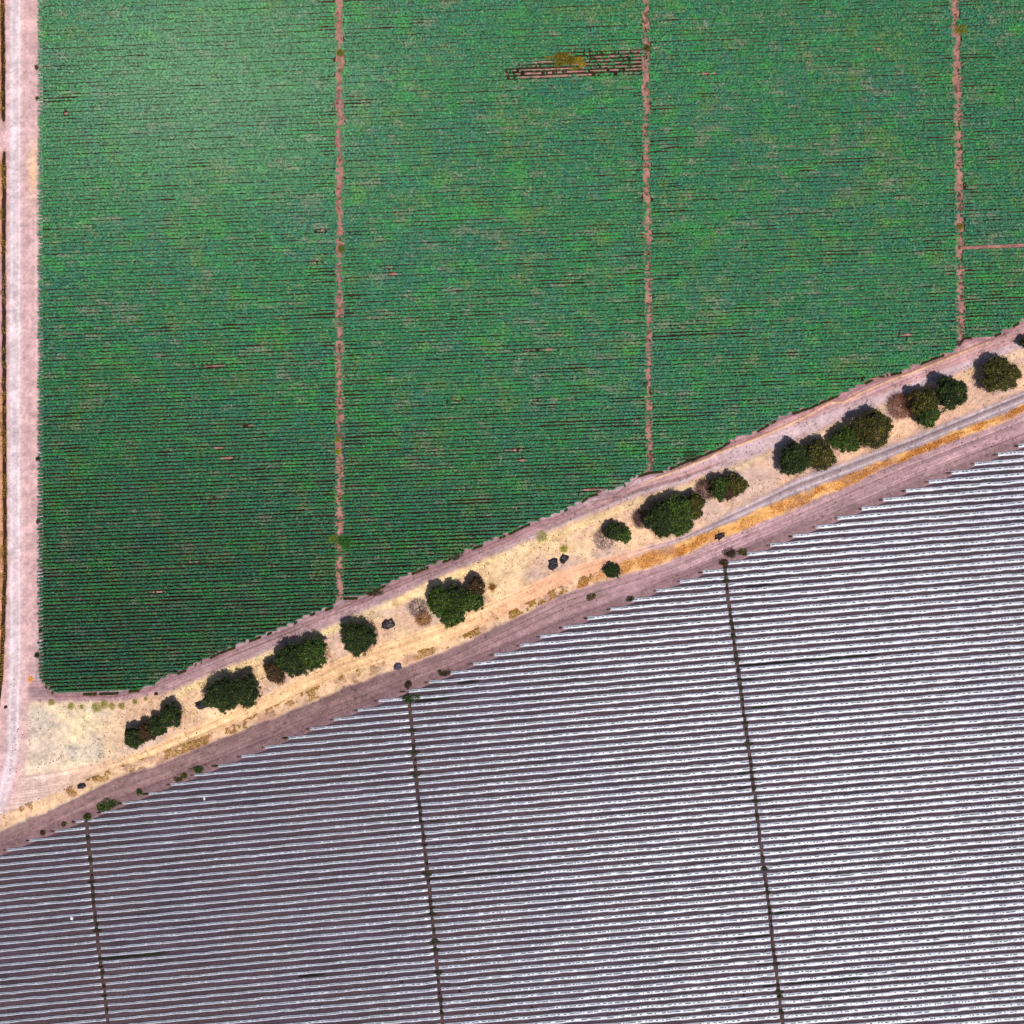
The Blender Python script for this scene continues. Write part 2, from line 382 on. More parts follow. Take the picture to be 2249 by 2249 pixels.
EARTH_GAIN = 0.84
def build_earth():
    st = 0.2
    xs = np.arange(-138, 138, st); ys = np.arange(-138, 138, st)
    gx, gy = np.meshgrid(xs, ys, indexing='ij')
    px, py = PX(gx), PY(gy)
    keep = ((py > f_edge(px) - 9) & (py < m_line(px) + 14)) | ((px < 96) & (py < m_line(px) + 14))
    i0 = np.where(keep.any(axis=1))[0]
    cells = keep[:-1, :-1] & keep[1:, :-1] & keep[1:, 1:] & keep[:-1, 1:]
    flat = np.where(keep.ravel())[0]
    c, h, z = earth(px.ravel()[flat], py.ravel()[flat])
    n = gx.size; idx = -np.ones(n, dtype=np.int64); idx[flat] = np.arange(len(flat))
    fx, fy = gx.ravel()[flat], gy.ravel()[flat]
    V = np.stack([fx, fy, h + 0.05], 1)
    ppx, ppy = px.ravel()[flat], py.ravel()[flat]
    # sink the rim under the fields
    rim = np.minimum(ppy - (z['tF'] - 9), (z['ml'] + 14) - ppy)
    rim = np.where((ppx < 96) & (ppy < z['tF'] + 3), 96 - ppx, rim)
    V[:, 2] -= sstep(9, 0, rim) * 0.25
    ny = gx.shape[1]
    ci, cj = np.where(cells)
    a = idx[ci * ny + cj]; b = idx[(ci + 1) * ny + cj]; d = idx[(ci + 1) * ny + cj + 1]; e = idx[ci * ny + cj + 1]
    Fc = np.stack([a, b, d, e], 1)
    cpx = ppx[a] + 1; cpy = ppy[a] - 1
    zn = np.full(len(a), 2)
    zn[cpy < z['t1'][a]] = 1
    zn[cpy > z['s0'][a]] = 3
    zn[cpy > z['s1'][a]] = 4
    zn[cpy > z['g1'][a]] = 5
    zn[(cpx < z['xr'][a]) & (cpy < 1800)] = 0
    zn[(cpx < z['xd'][a] + 5) & (cpy < 1560)] = 6
    names = [('road', 'pale pinkish packed dirt road running up the left side'),
             ('farm_track', 'mauve dirt track along the lower edge of the green field'),
             ('verge', 'sandy straw-coloured verge the trees stand on'),
             ('farm_track', 'middle track, orange sand turning to grey gravel on the right'),
             ('verge', 'narrow strip of orange dry ground between the two lower tracks'),
             ('farm_track', 'dusky mauve track beside the plastic-covered beds'),
             ('ditch', 'narrow dark ditch and bank on the outer side of the left road')]
    for k, (nm, lb) in enumerate(names):
        f = Fc[zn == k]
        if not len(f): continue
        u, inv = np.unique(f, return_inverse=True)
        me = make_mesh(nm, V[u], inv.reshape(f.shape), M_DIRT, c[u] * EARTH_GAIN, smooth=True)
        tag(add(nm, me), lb, kind='structure')
build_earth()

# ------------------------------------------------------------------ wide ground and field soils
def sheet(name, pts, z, mat, label):
    V = np.array([(X(p), Y(q), z) for p, q in pts]); me = make_mesh(name, V, np.array([list(range(len(pts)))]), mat)
    return tag(add(name, me), label, kind='structure')
M_GROUND = mat_soil('field soil', lin(62, 44, 36, .8), lin(42, 34, 26, .8), lin(74, 50, 42, .8), -0.03, 6)
M_MSOIL = mat_soil('furrow soil', lin(94, 76, 90, .70), lin(66, 56, 66, .70), lin(92, 72, 74, .70), -0.09, 10, 0.42)
M_LANE = mat_soil('lane soil', lin(184, 134, 128, .72), lin(150, 104, 96, .72), lin(192, 146, 124, .72), 1.55, 1.5, 0.4)
G = 60000
sheet('ground', [(-G, G), (G, G), (G, -G), (-G, -G)], -0.16, M_GROUND, 'brown farm soil reaching to the horizon')
# soil of the plastic covered field, a strip of quads following the straight field edge
mx = np.linspace(-260, 2560, 48)
V = []; 
for p in mx:
    V += [(X(p), Y(m_line(p) - 2), 0.0), (X(p), Y(m_line(p) + 40), 0.03), (X(p), Y(2600), 0.03)]
F = []
for i in range(len(mx) - 1):
    for j in range(2): F.append((3 * i + j, 3 * i + j + 1, 3 * i + 3 + j + 1, 3 * i + 3 + j))
tag(add('soil', make_mesh('soil', V, F, M_MSOIL)), 'grey-brown furrow soil between the plastic-covered beds', kind='structure')

LANES = [([-200, 0, 300, 1000, 1330], [745, 745, 746, 746, 745], 6.0),
         ([-200, 0, 380, 600, 900, 1045], [1417, 1418, 1420, 1425, 1425, 1428], 4.8),
         ([-200, 20, 236, 393, 590, 750], [2095, 2097, 2105, 2107, 2109, 2110], 6.5)]
for (ly, lx, hw) in LANES:
    ys = np.arange(ly[0], ly[-1] - 1, 6.0); V = []; F = []
    for i, q in enumerate(ys):
        cx_ = np.interp(q, ly, lx)
        V += [(X(cx_ - hw - 1.5 - 5 * float(vnoise(q / 9, 3 + lx[0]))), Y(q), -0.10), (X(cx_ + hw + 1.5 + 5 * float(vnoise(q / 9, 7 + lx[0]))), Y(q), -0.10)]
        if i: F.append((2 * i - 2, 2 * i, 2 * i + 1, 2 * i - 1))
    tag(add('path', make_mesh('path', V, F, M_LANE)), 'bare pinkish earth lane running down through the crop', kind='structure')
V = [(X(2116), Y(551), -0.095), (X(2116), Y(541), -0.095), (X(2560), Y(520), -0.095), (X(2560), Y(531), -0.095)]
tag(add('path', make_mesh('path', V, [(0, 3, 2, 1)], M_LANE)), 'thin cross lane of bare earth at the right edge of the crop', kind='structure')
# ------------------------------------------------------------------ green crop
ROWP = 7.78; SL = 0.040
def crop_open(px, py):
    """1 where the crop grows"""
    x, y = X(px), Y(py)
    ok = (px > 84 + 3 * vnoise(y / 0.7, x * 0, 5)) & (py < f_edge(px) - 3.5)
    for (ly, lx, hw) in LANES:
        c = np.interp(py, ly, lx); w = hw + 13 * (vnoise((px > c) * 50.0, (py + SL * px) / ROWP * 0.9, 9) - 0.5) + 5 * (vnoise((px > c) * 9.0, y / 2.5, 19) - 0.5)
        w = np.maximum(w, 1.0) * (0.72 + 0.5 * vnoise(y / 7, x * 0, 17))
        ok &= (np.abs(px - c) > w) 
    cl = 546 - (px - 2120) * 0.04
    ok &= ~((px > 2112) & (np.abs(py - cl) < 3.6))
    return ok
BARE = [(465, 803, 34, 5), (1192, 769, 42, 4), (864, 602, 12, 5), (1180, 880, 10, 5), (460, 1097, 12, 4), (430, 1237, 24, 4), (1300, 1078, 32, 6), (1556, 163, 26, 3),
        (540, 932, 20, 4), (148, 250, 9, 6), (960, 988, 12, 4), (1130, 988, 22, 4), (690, 575, 14, 6), (1940, 832, 40, 6), (1145, 1010, 12, 5), (1990, 734, 14, 6),
        (500, 1005, 18, 4), (600, 1240, 14, 4), (350, 1300, 16, 4), (705, 505, 10, 5), (1000, 880, 16, 4), (1515, 300, 12, 4), (1930, 110, 10, 5), (480, 985, 14, 4)]
def bare_amt(px, py):
    """how failed the crop is"""
    t = np.clip((px - 1118) / 306, 0, 1)
    top = 150 - 34 * np.minimum(1, t * 2.2) - 3 * t; bot = 172 - 14 * t
    b = sstep(-7, 4, py - top) * sstep(7, -3, py - bot) * (px > 1112) * (px < 1424)
    for (cx_, cy_, rx, ry) in BARE:
        b = np.maximum(b, 0.8 * np.exp(-(((px - cx_) / rx) ** 2 + ((py - cy_) / ry) ** 2)))
    return b
def vigour(px, py):
    """canopy closure: lush in the upper part, open furrows towards the lower left"""
    v = 0.78 - 0.50 * sstep(500, 1400, py + 0.10 * px * 0 - 0.25 * (px - 700) * (px > 700))
    v += (fbm(X(px) / 3, Y(py), 5, 3, 33) - 0.5) * 0.45
    # dark open furrow streaks here and there
    rw = np.round((py + SL * px) / ROWP)
    s = vnoise(rw * 7.13, px / 70, 44) + 0.25 * (vnoise(rw * 0.11, px / 160, 48) - 0.5)
    for (ly, lx, hw) in LANES:
        s = s + 0.20 * np.exp(-(np.abs(px - np.interp(py, ly, lx)) / 60) ** 2)
    s = s + 0.08 * np.exp(-((px - 84) / 90) ** 2)
    return v - 0.9 * (sstep(0.90, 0.97, s))
def crop_colour(px, py, rng, n):
    x, y = X(px), Y(py)
    a = fbm(x, y, 7, 4, 101, 0.7); b = fbm(x, y, 4.5, 4, 111, 0.7); d = fbm(x, y, 60, 2, 121)
    c = np.broadcast_to(lin(50, 126, 80), (n, 3)).copy()
    r1 = rng.random(n); r2 = rng.random(n)
    c = mixc(c, lin(50, 116, 100), np.clip(sstep(0.42, 0.70, a) * 0.45 + 0.5 * (r1 < 0.32), 0, 1))
    c = mixc(c, lin(122, 142, 58), np.clip(sstep(0.54, 0.78, b) * 0.30 + 0.45 * (r1 > 0.86), 0, 1))
    c = mixc(c, lin(146, 140, 120), np.clip(sstep(0.58, 0.76, fbm(x / 2.5, y, 1.6, 4, 131, 0.7)) * 0.45 + 0.4 * (r2 < 0.10), 0, 1))
    c = mixc(c, lin(64, 158, 66), sstep(0.55, 0.72, fbm(x / 2, y, 2.5, 4, 151, 0.7)) * 0.45)
    # pale haze over the upper left, painted into the leaf colour
    lp = np.exp(-(((px - 430) / 380) ** 2 + ((py - 180) / 260) ** 2))
    c = mixc(c, lin(126, 166, 130), lp * 0.46)
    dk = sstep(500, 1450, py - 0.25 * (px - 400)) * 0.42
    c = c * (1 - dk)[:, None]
    c = c * (0.5 + 1.0 * rng.random(n))[:, None]
    return c
CROP_GAIN = 0.88
def build_crop():
    rng = np.random.default_rng(5)
    bounds = [(84, 745), (745, 1424), (1424, 2106), (2106, 2420)]
    labels = ['green crop rows in the wide left block beside the pale road',
              'green crop rows between the first and second earth lanes, with the failed patch',
              'green crop rows between the second and third earth lanes',
              'green crop rows at the right edge beyond the third lane']
    cmin, cmax = -110, 1640
    step = 3.1
    for bi, (x0, x1) in enumerate(bounds):
        rows = np.arange(cmin, cmax, ROWP)
        us = np.arange(x0 - 14, x1 + 14, step)
        cc, uu = np.meshgrid(rows, us, indexing='ij')
        wob = (vnoise(uu / 60, cc, 3) - 0.5) * 1.6
        px = uu; py = cc - SL * uu + wob
        # ---- canopy strips (low ridge under the leaves)
        side = np.array([1.0 if x0 < l[1][2] <= x1 else 0 for l in LANES])
        ok = crop_open(px, py)
        mid = (px > x0 - 14) & (px < x1 + 14)
        for li, (ly, lx, hw) in enumerate(LANES):
            cl = np.interp(py, ly, lx)
            if li < bi: mid &= px > cl
            else: mid &= px < cl
        ok &= mid
        vg = vigour(px, py); ba = bare_amt(px, py)
        dens = np.clip(1.0 - ba * (0.25 + 0.35 * (py > 150)), 0, 1)
        pres = ok & (rng.random(px.shape) < dens)
        P = np.stack([px[pres], py[pres]], 1); v = vg[pres]; bb = ba[pres]
        n = len(P)
        half = np.clip(2.0 + 1.9 * v, 1.1, 4.0) * (1 - 0.45 * bb)      # half width of the row in px
        K = 6
        ppx = np.repeat(P[:, 0], K) + (rng.random(n * K) - 0.5) * step * 1.5
        off = (rng.random(n * K) + rng.random(n * K) - 1.0)
        off = np.where(rng.random(n * K) < 0.5, off, (rng.random(n * K) * 2 - 1))
        hh = np.repeat(half, K)
        ppy = np.repeat(P[:, 1], K) + off * hh
        hgt = 0.10 + 0.42 * (1 - 0.75 * off ** 2) * np.repeat(1 - 0.5 * bb, K) * (0.8 + 0.4 * rng.random(n * K))
        N = n * K
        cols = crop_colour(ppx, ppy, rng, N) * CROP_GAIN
        P3 = np.stack([X(ppx), Y(ppy), hgt - 0.12], 1)
        size = 0.24 + 0.20 * rng.random(N)
        Vl, Fl, Cl = leaf_arrays(P3, size, cols, up=0.9, asp=0.75, rng=rng)
        # ridge strip: quads between neighbouring stations of a row
        p2 = pres[:, :-1] & pres[:, 1:]
        hw_ = np.clip(1.4 + 1.9 * vg, 0.6, 3.4) * (1 - 0.45 * ba)
        z = 0.14 + 0.10 * vnoise(uu / 4, cc * 3, 6)
        ii, jj = np.where(p2)
        def corner(i, j, s):
            return np.stack([X(px[i, j]), Y(py[i, j] + s * hw_[i, j]), z[i, j] - (0.14 if s else 0.0) + 0 * px[i, j]], 1)
        A = corner(ii, jj, 1); B = corner(ii, jj + 1, 1); C0 = corner(ii, jj, 0); C1 = corner(ii, jj + 1, 0); D = corner(ii, jj, -1); E = corner(ii, jj + 1, -1)
        nq = len(ii)
        Vs = np.stack([A, B, C1, C0, C0, C1, E, D], 1).reshape(-1, 3)
        Fs = np.arange(8 * nq).reshape(-1, 4)
        cs = crop_colour(px[ii, jj], py[ii, jj], rng, nq) * CROP_GAIN * 0.7
        Cs = np.repeat(cs, 8, axis=0)
        me = make_mesh('crop_rows', np.vstack([Vl, Vs]), np.vstack([Fl, Fs + len(Vl)]), M_CROP, np.vstack([Cl, Cs]))
        tag(add('crop_rows', me), labels[bi], 'crop', kind='stuff')
build_crop()
def patch_lim(p):
    t = np.clip((p - 1118) / 306, 0, 1)
    return 150 - 34 * np.minimum(1, t * 2.2) - 3 * t, 172 - 14 * t
V = []; F = []; rngP = np.random.default_rng(3)
for ci in np.arange(-110, 1640, ROWP):
    prev = False
    for p in np.arange(90, 2100, 3.0):
        wob = float((vnoise(p / 60, ci, 3) - 0.5) * 1.6); q = ci - SL * p + wob
        w = 0
        if 1105 < p < 1416 and 95 < q < 185:
            top, bot = patch_lim(p); e = min(q - top, bot - q) / 6
            fade = 0.30 * max(0, 1 - (p - 1118) / 60)
            if e > -0.2 and (vnoise(p / 9, ci * 1.3, 2) + fade < 0.42 + 0.4 * (q > 152) + 0.3 * (p > 1390)):
                w = 0.5 + 1.5 * float(vnoise(p / 4, ci, 9)) + (0.6 if q > 158 and p < 1290 else 0)
        elif q > 0:
            for (cx_, cy_, rx, ry) in BARE:
                e = ((p - cx_) / rx) ** 2 + ((q - cy_) / ry) ** 2
                if e < 1.3 and vnoise(p / 5, ci * 1.3, 2) > 0.25 + 0.2 * e: w = 0.8 + 1.8 * float(vnoise(p / 4, ci, 9)) * (1.3 - e)
        if w:
            V += [(X(p), Y(q - w), 0.30), (X(p), Y(q + w), 0.30)]
            n = len(V)
            if prev: F.append((n - 4, n - 3, n - 1, n - 2))
        prev = bool(w)
tag(add('soil', make_mesh('soil', V, F, M_LANE)), 'bare pink bed tops where the crop has failed', kind='structure')

# ------------------------------------------------------------------ plastic covered beds
def bed_fall(px): return 0.0945 * px - 0.5 * (0.013 / 2249) * px * px
BED_P = 15.72; BED_C0 = 1172.0 + 4
SEAMS = [([1780, 1804, 1900, 1990, 2249, 2500], [188, 189, 200, 206, 238, 268]),
         ([1490, 1515, 1577, 1732, 1888, 2070, 2248, 2500], [893, 895, 903, 916, 936, 955, 972, 998]),
         ([1200, 1227, 1300, 1455, 1600, 1711, 1835, 1986, 2137, 2245, 2500], [1589, 1591, 1597, 1618, 1638, 1653, 1668, 1688, 1705, 1718, 1748])]
BLOCK = ['bed under white plastic in the short lower-left block, left of the first dark seam',
         'long bed under greyish-white plastic between the first and second dark seams',
         'bed under white plastic between the second and third dark seams',
         'bright white plastic-covered bed right of the third dark seam']
BGRP = ['plastic-covered beds of the lower-left block', 'plastic-covered beds of the left middle block',
        'plastic-covered beds of the right middle block', 'plastic-covered beds of the right block']
SEC_V = np.array([-0.46, -0.42, -0.35, -0.18, -0.03, 0.13, 0.18, 0.35, 0.41, 0.46])
SEC_Z = np.array([0.00, 0.10, 0.21, 0.26, 0.265, 0.262, 0.255, 0.21, 0.09, 0.00])
STARTS = []; SEAM_ENDS = []
def build_beds():
    rng = np.random.default_rng(9)
    nb = 0
    for i in range(-8, 96):
        c = BED_C0 + BED_P * (i) 
        xs = np.arange(-130, 2420, 2.0)
        ys = c - bed_fall(xs)
        s = xs[ys > m_line(xs)]
        if not len(s): continue
        x0 = s[0]
        edge_in = x0 > -120
        x0 += rng.normal(0, 3) if edge_in else 0
        cuts = [x0]
        for (sy, sx) in SEAMS:
            xm = 900
            for _ in range(6): xm = np.interp(c - bed_fall(xm), sy, sx)
            cuts.append(xm)
        cuts.append(2400)
        if edge_in: STARTS.append((x0, c - bed_fall(x0)))
        for k in range(4):
            a, b = cuts[k], cuts[k + 1]
            if k == 0: b -= 4.0
            elif k < 3: a = max(a, x0 - 4) + 4.0; b -= 4.0
            else: a = max(a, x0 - 4) + 4.0
            if k and cuts[k] < x0: a = x0
            if k < 3: SEAM_ENDS.append((k, cuts[k + 1], c - bed_fall(cuts[k + 1]))) if cuts[k + 1] > x0 + 2 else None
            if b - a < 6: continue
            a += rng.normal(0, 0.7); b += rng.normal(0, 0.7)
            if c - bed_fall((a + b) / 2) > 2420 and c - bed_fall(b) > 2330: continue
            n = max(3, int((b - a) / 9))
            u = np.linspace(a, b, n); yy = c - bed_fall(u)
            ctr = (vnoise(u / 22, u * 0 + i * 1.7, 2) - 0.5) * 1.5 + (vnoise(u / 6, u * 0 + i * 2.3, 4) - 0.5) * 0.6
            wid = (0.70 + 0.34 * sstep(200, 1900, u)) * (0.86 + 0.28 * vnoise(u / 9, u * 0 + i, 6))
            if i == 41 and k == 1: wid *= 1.1
            hx, hy = X(u), Y(yy + ctr)
            V = np.empty((n, len(SEC_V), 3))
            V[:, :, 0] = hx[:, None] + 0 * SEC_V; 
            V[:, :, 1] = hy[:, None] + SEC_V[None] * wid[:, None]
            zz = 0.035 + SEC_Z[None] * (0.85 + 0.3 * vnoise(u / 12, u * 0 + i * 3, 8))[:, None] + (vnoise(u[:, None] / 7, SEC_V[None] * 9 + i, 12) - 0.5) * 0.05
            taper = np.clip(np.minimum(np.arange(n), np.arange(n)[::-1]) / 0.6, 0, 1)
            zz = 0.03 + (zz - 0.03) * (0.12 + 0.88 * taper)[:, None]
            V[:, :, 2] = zz
            UV = np.empty((n, len(SEC_V), 3)); UV[:, :, 0] = hx[:, None]; UV[:, :, 1] = SEC_V[None]; UV[:, :, 2] = i * 3.7 + k
            org = V[0, 4].copy(); org[2] = 0
            V = (V - org).reshape(-1, 3)
            m = len(SEC_V)
            q = (np.arange(n - 1)[:, None] * m + np.arange(m - 1)[None]).ravel()
            Fq = np.stack([q, q + m, q + m + 1, q + 1], 1)
            me = make_mesh('mulched_bed', V, Fq, M_PLASTIC, uv=UV.reshape(-1, 3), smooth=True)
            tag(add('mulched_bed', me, loc=org), BLOCK[k], 'crop bed', BGRP[k]); nb += 1
    print('beds', nb)
build_beds()

# wet, weedy furrows: dark strips lying in the furrows
M_WET = mat_soil('wet soil', lin(34, 30, 32, .7), lin(44, 52, 30, .7), lin(26, 26, 30, .7), -0.09, 8, 0.3)
WET = [(223, 372, 2110, 5.5), (655, 716, 2151, 5), (943, 1180, 1924, 3.2), (1620, 1935, 1466, 4.5), (1627, 1662, 1498, 4), (1650, 1712, 1559, 3.5), (1618, 1650, 1701, 5),
       (1614, 1700, 2068, 3.5), (1675, 1712, 2160, 4.5), (1722, 1905, 2169, 3.2), (910, 994, 1546, 5), (1005, 1055, 1506, 5), (1700, 1735, 2005, 4), (1622, 1650, 1737, 4.5), (945, 975, 1806, 3), (1660, 1706, 2112, 3), (1640, 1700, 1290, 4)]
for (a, b, y0, w) in WET:
    c = y0 + bed_fall(a)
    i = round((c - BED_C0) / BED_P - 0.5)                # the furrow nearest to it
    c = BED_C0 + BED_P * (i + 0.5)
    us = np.arange(a, b, 3.0); V = []; F = []
    for j, p in enumerate(us):
        e = min(1, (j + 1) / 2, (len(us) - j) / 6) * (0.8 + 0.5 * float(vnoise(p / 8, c)))
        yc = c - bed_fall(p)
        V += [(X(p), Y(yc - w * 0.5 * e), 0.042), (X(p), Y(yc + w * 0.5 * e), 0.042)]
        if j: F.append((2 * j - 2, 2 * j - 1, 2 * j + 1, 2 * j))
    tag(add('wet_soil', make_mesh('wet_soil', V, F, M_WET)), 'dark wet streak lying in a furrow between beds', kind='structure')

# ------------------------------------------------------------------ vegetation builders
def at_height(px, py, h):
    """ground position that a point seen at px, py and height h stands over"""
    k = (HC - h) / HC
    return float(X(px)) * k, float(Y(py)) * k

PAL = {'dark': [(30, 46, 16), (44, 62, 20), (20, 32, 12), (84, 88, 30)],
       'green': [(36, 60, 18), (58, 82, 24), (24, 40, 14), (112, 120, 36)],
       'olive': [(54, 54, 20), (80, 76, 26), (34, 34, 14), (122, 106, 36)],
       'brown': [(74, 50, 32), (52, 46, 22), (44, 28, 20), (104, 76, 40)]}
def pick(pal, n, rng):
    p = np.array([lin(*c) for c in PAL[pal]]); w = rng.choice(len(p), n, p=[.4, .3, .2, .1])
    return p[w] * (0.7 + 0.6 * rng.random(n))[:, None]

def make_tree(label, parts, seed, group='trees on the sandy verge', name='tree', cat='tree', height=5.2):
    """parts: list of (px, py, rx, ry, palette) crown masses of ONE tree"""
    rng = np.random.default_rng(seed)
    mcx = np.mean([p[0] for p in parts]); mcy = np.mean([p[1] for p in parts])
    gx, gy = at_height(mcx, mcy, height * 0.6)
    root = empty(name, (gx, gy, 0.03)); tag(root, label, cat, group)
    LV, LC, CT = [], [], []
    n_l = 0
    V_, F_, C_ = [], [], []
    for (px, py, rx, ry, pal) in parts:
        lx, ly = at_height(px, py, height * 0.6); lx -= gx; ly -= gy
        rx *= S; ry *= S; r = (rx + ry) / 2
        zc = height * 0.52; rz = height * 0.46
        # clumps spread through the upper shell of the crown
        nc = int(30 + 30 * rx * ry)
        th = rng.random(nc) * 2 * math.pi; cz = rng.random(nc) ** 0.8 * 1.15 - 0.15
        rr = np.sqrt(np.clip(1 - cz ** 2, 0, 1)) * (0.74 + 0.34 * rng.random(nc))
        lob = 1 + 0.22 * (rng.random(nc) - 0.35) * (rng.random(nc) < 0.35) + 0.11 * np.sin(3 * th + seed) + 0.08 * np.sin(5 * th + 2.1 * seed) + 0.05 * np.sin(9 * th + seed * .7)
        C = np.stack([lx + rx * 0.93 * rr * lob * np.cos(th), ly + ry * 0.93 * rr * lob * np.sin(th), zc + rz * cz * (0.82 + 0.3 * rng.random(nc))], 1)
        CT.append(C)
        cr = (0.22 + 0.34 * rng.random(nc)) * (0.55 + 0.12 * r)
        shade = 0.45 + 1.1 * rng.random(nc)
        per = 60
        n = nc * per
        D = rng.normal(size=(n, 3)); D /= np.linalg.norm(D, axis=1)[:, None]
        D *= (0.35 + 0.75 * rng.random(n) ** 0.6 + 1.3 * (rng.random(n) < 0.10) * rng.random(n))[:, None]; D[:, 2] = D[:, 2] * 0.8
        P = np.repeat(C, per, axis=0) + D * np.repeat(cr, per)[:, None]
        P[:, 2] = np.maximum(P[:, 2], 0.25)
        cols = pick(pal, n, rng) * np.repeat(shade, per)[:, None]
        v, f, c = leaf_arrays(P, 0.16 + 0.16 * rng.random(n), cols, up=0.35, asp=0.6, rng=rng)
        V_.append(v); F_.append(f + n_l); C_.append(c); n_l += len(v)
    # thin skirt of added purplish leaves, widest up-left, imitating the soft shadow edge
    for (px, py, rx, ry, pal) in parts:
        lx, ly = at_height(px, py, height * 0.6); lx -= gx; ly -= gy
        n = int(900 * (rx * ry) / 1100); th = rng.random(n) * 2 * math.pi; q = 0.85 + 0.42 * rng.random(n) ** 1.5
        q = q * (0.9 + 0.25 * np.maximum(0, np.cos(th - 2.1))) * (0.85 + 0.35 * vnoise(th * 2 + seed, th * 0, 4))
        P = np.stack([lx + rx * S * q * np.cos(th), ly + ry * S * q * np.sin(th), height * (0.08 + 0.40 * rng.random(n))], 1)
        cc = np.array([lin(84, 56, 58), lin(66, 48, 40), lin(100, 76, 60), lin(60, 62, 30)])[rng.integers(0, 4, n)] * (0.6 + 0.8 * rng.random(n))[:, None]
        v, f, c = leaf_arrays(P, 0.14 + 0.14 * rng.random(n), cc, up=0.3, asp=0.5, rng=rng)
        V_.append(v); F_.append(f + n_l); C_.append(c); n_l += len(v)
    me = make_mesh('crown', np.vstack(V_), np.vstack(F_), M_LEAF, np.vstack(C_))
    add('crown', me, root)
    CT = np.vstack(CT)
    g = Geo(); bark = lin(96, 78, 64)
    tz = height * 0.28
    tube(g, [(0, 0, -0.1), (0.03, 0.02, tz * 0.5), (0.06, -0.03, tz), (0.05, 0, tz * 1.25)], [0.26, 0.2, 0.17, 0.05], bark, 8)
    for k in rng.choice(len(CT), min(12, len(CT)), replace=False):
        e = CT[k] * np.array([0.9, 0.9, 0.92]); s = np.array([0.04, 0, tz * (0.7 + 0.35 * rng.random())])
        mid = s * 0.5 + e * 0.5 + np.array([0, 0, 0.35]) + rng.normal(0, 0.12, 3)
        tube(g, [s, mid, e], [0.11, 0.07, 0.025], bark, 6)
    add('trunk', g.mesh('trunk', M_BARK, True), root)
    return root

def make_twiggy(label, px, py, r, seed, cols=((120, 84, 84), (92, 66, 70), (140, 104, 92)), height=2.2, name='dry_shrub', cat='shrub', group='bare dry shrubs on the verge', n=900, leaves=0):
    """leafless shrub: many thin branching stems"""
    rng = np.random.default_rng(seed)
    gx, gy = at_height(px, py, height * 0.5); r *= S
    root = empty(name, (gx, gy, 0.03)); tag(root, label, cat, group)
    pal = np.array([lin(*c) for c in cols])
    g = Geo()
    for k in range(9):
        a = rng.random() * 6.28; e = np.array([math.cos(a) * r * 0.6, math.sin(a) * r * 0.6, height * (0.5 + 0.4 * rng.random())])
        tube(g, [(0, 0, -0.05), e * 0.5 + rng.normal(0, 0.08, 3), e], [0.05, 0.035, 0.012], pal[1] * 0.8, 5)
    add('branches', g.mesh('branches', M_BARK, True), root)
    # twigs
    a = rng.random(n) * 6.283; q = np.sqrt(rng.random(n)) * r
    hz = height * np.sqrt(np.clip(1.05 - (q / r) ** 2, 0.05, 1)) * (0.45 + 0.6 * rng.random(n))
    P = np.stack([np.cos(a) * q * 0.75, np.sin(a) * q * 0.75, hz * 0.5], 1)
    c = pal[rng.integers(0, len(pal), n)] * (0.6 + 0.8 * rng.random(n))[:, None]
    L = 0.35 + 0.5 * rng.random(n)
    tip_d = np.stack([np.cos(a) * 0.7, np.sin(a) * 0.7, 0.6 + 0 * a], 1) + rng.normal(0, 0.45, (n, 3))
    T = P + tip_d * L[:, None]
    sd = np.cross(tip_d, rng.normal(size=(n, 3))); sd /= np.linalg.norm(sd, axis=1)[:, None]
    w = 0.022
    V = np.stack([P - sd * w, P + sd * w, T + sd * w * 0.4, T - sd * w * 0.4], 1).reshape(-1, 3)
    V[:, 2] = np.maximum(V[:, 2], 0.02)
    add('twigs', make_mesh('twigs', V, np.arange(4 * n).reshape(-1, 4), M_DRY, np.repeat(c, 4, axis=0)), root)
    if leaves:
        n = leaves; a = rng.random(n) * 6.283; q = np.sqrt(rng.random(n)) * r
        P = np.stack([np.cos(a) * q, np.sin(a) * q, height * (0.3 + 0.6 * rng.random(n)) * np.sqrt(np.clip(1.05 - (q / r) ** 2, 0.05, 1))], 1)
        v, f, cc = leaf_arrays(P, 0.1 + 0.1 * rng.random(n), pick('brown', n, rng), rng=rng)
        add('leaves', make_mesh('leaves', v, f, M_LEAF, cc), root)
    return root

D = 'dark'; Gn = 'green'; O = 'olive'; B = 'brown'
make_tree('dark round tree at the lower left end of the tree line', [(296, 1620, 22, 21, D)], 1, height=4.6)
make_tree('small brownish tree squeezed between two darker crowns at the lower left end', [(322, 1609, 20, 19, B), (346, 1597, 19, 19, D)], 2, height=4.2)
make_tree('dark green tree, upper right one of the leftmost clump of three', [(374, 1573, 24, 25, D)], 3, height=4.6)
make_tree('wide dark tree just right of a black tarp heap', [(488, 1527, 36, 34, D), (535, 1520, 32, 32, D)], 4, height=5.6)
make_tree('broad dark oval tree with a smaller brown crown on its left', [(645, 1450, 36, 34, D), (684, 1438, 32, 32, Gn)], 5, height=5.6)
make_tree('small brown-tinged tree leaning against the left of a broad oval tree', [(604, 1473, 21, 23, B)], 6, height=3.8)
make_tree('single round dark tree standing apart, left of the large rectangular tarp', [(787, 1402, 36, 34, D)], 7, height=5.0)
make_tree('large ragged green tree beside the track, left of its smaller neighbour', [(974, 1322, 34, 30, Gn), (992, 1352, 26, 24, Gn), (1000, 1310, 22, 22, D)], 8, height=5.4)
make_tree('brownish-topped green tree touching the right of a ragged green tree', [(1036, 1318, 26, 24, Gn), (1046, 1290, 18, 20, B)], 9, height=4.8)
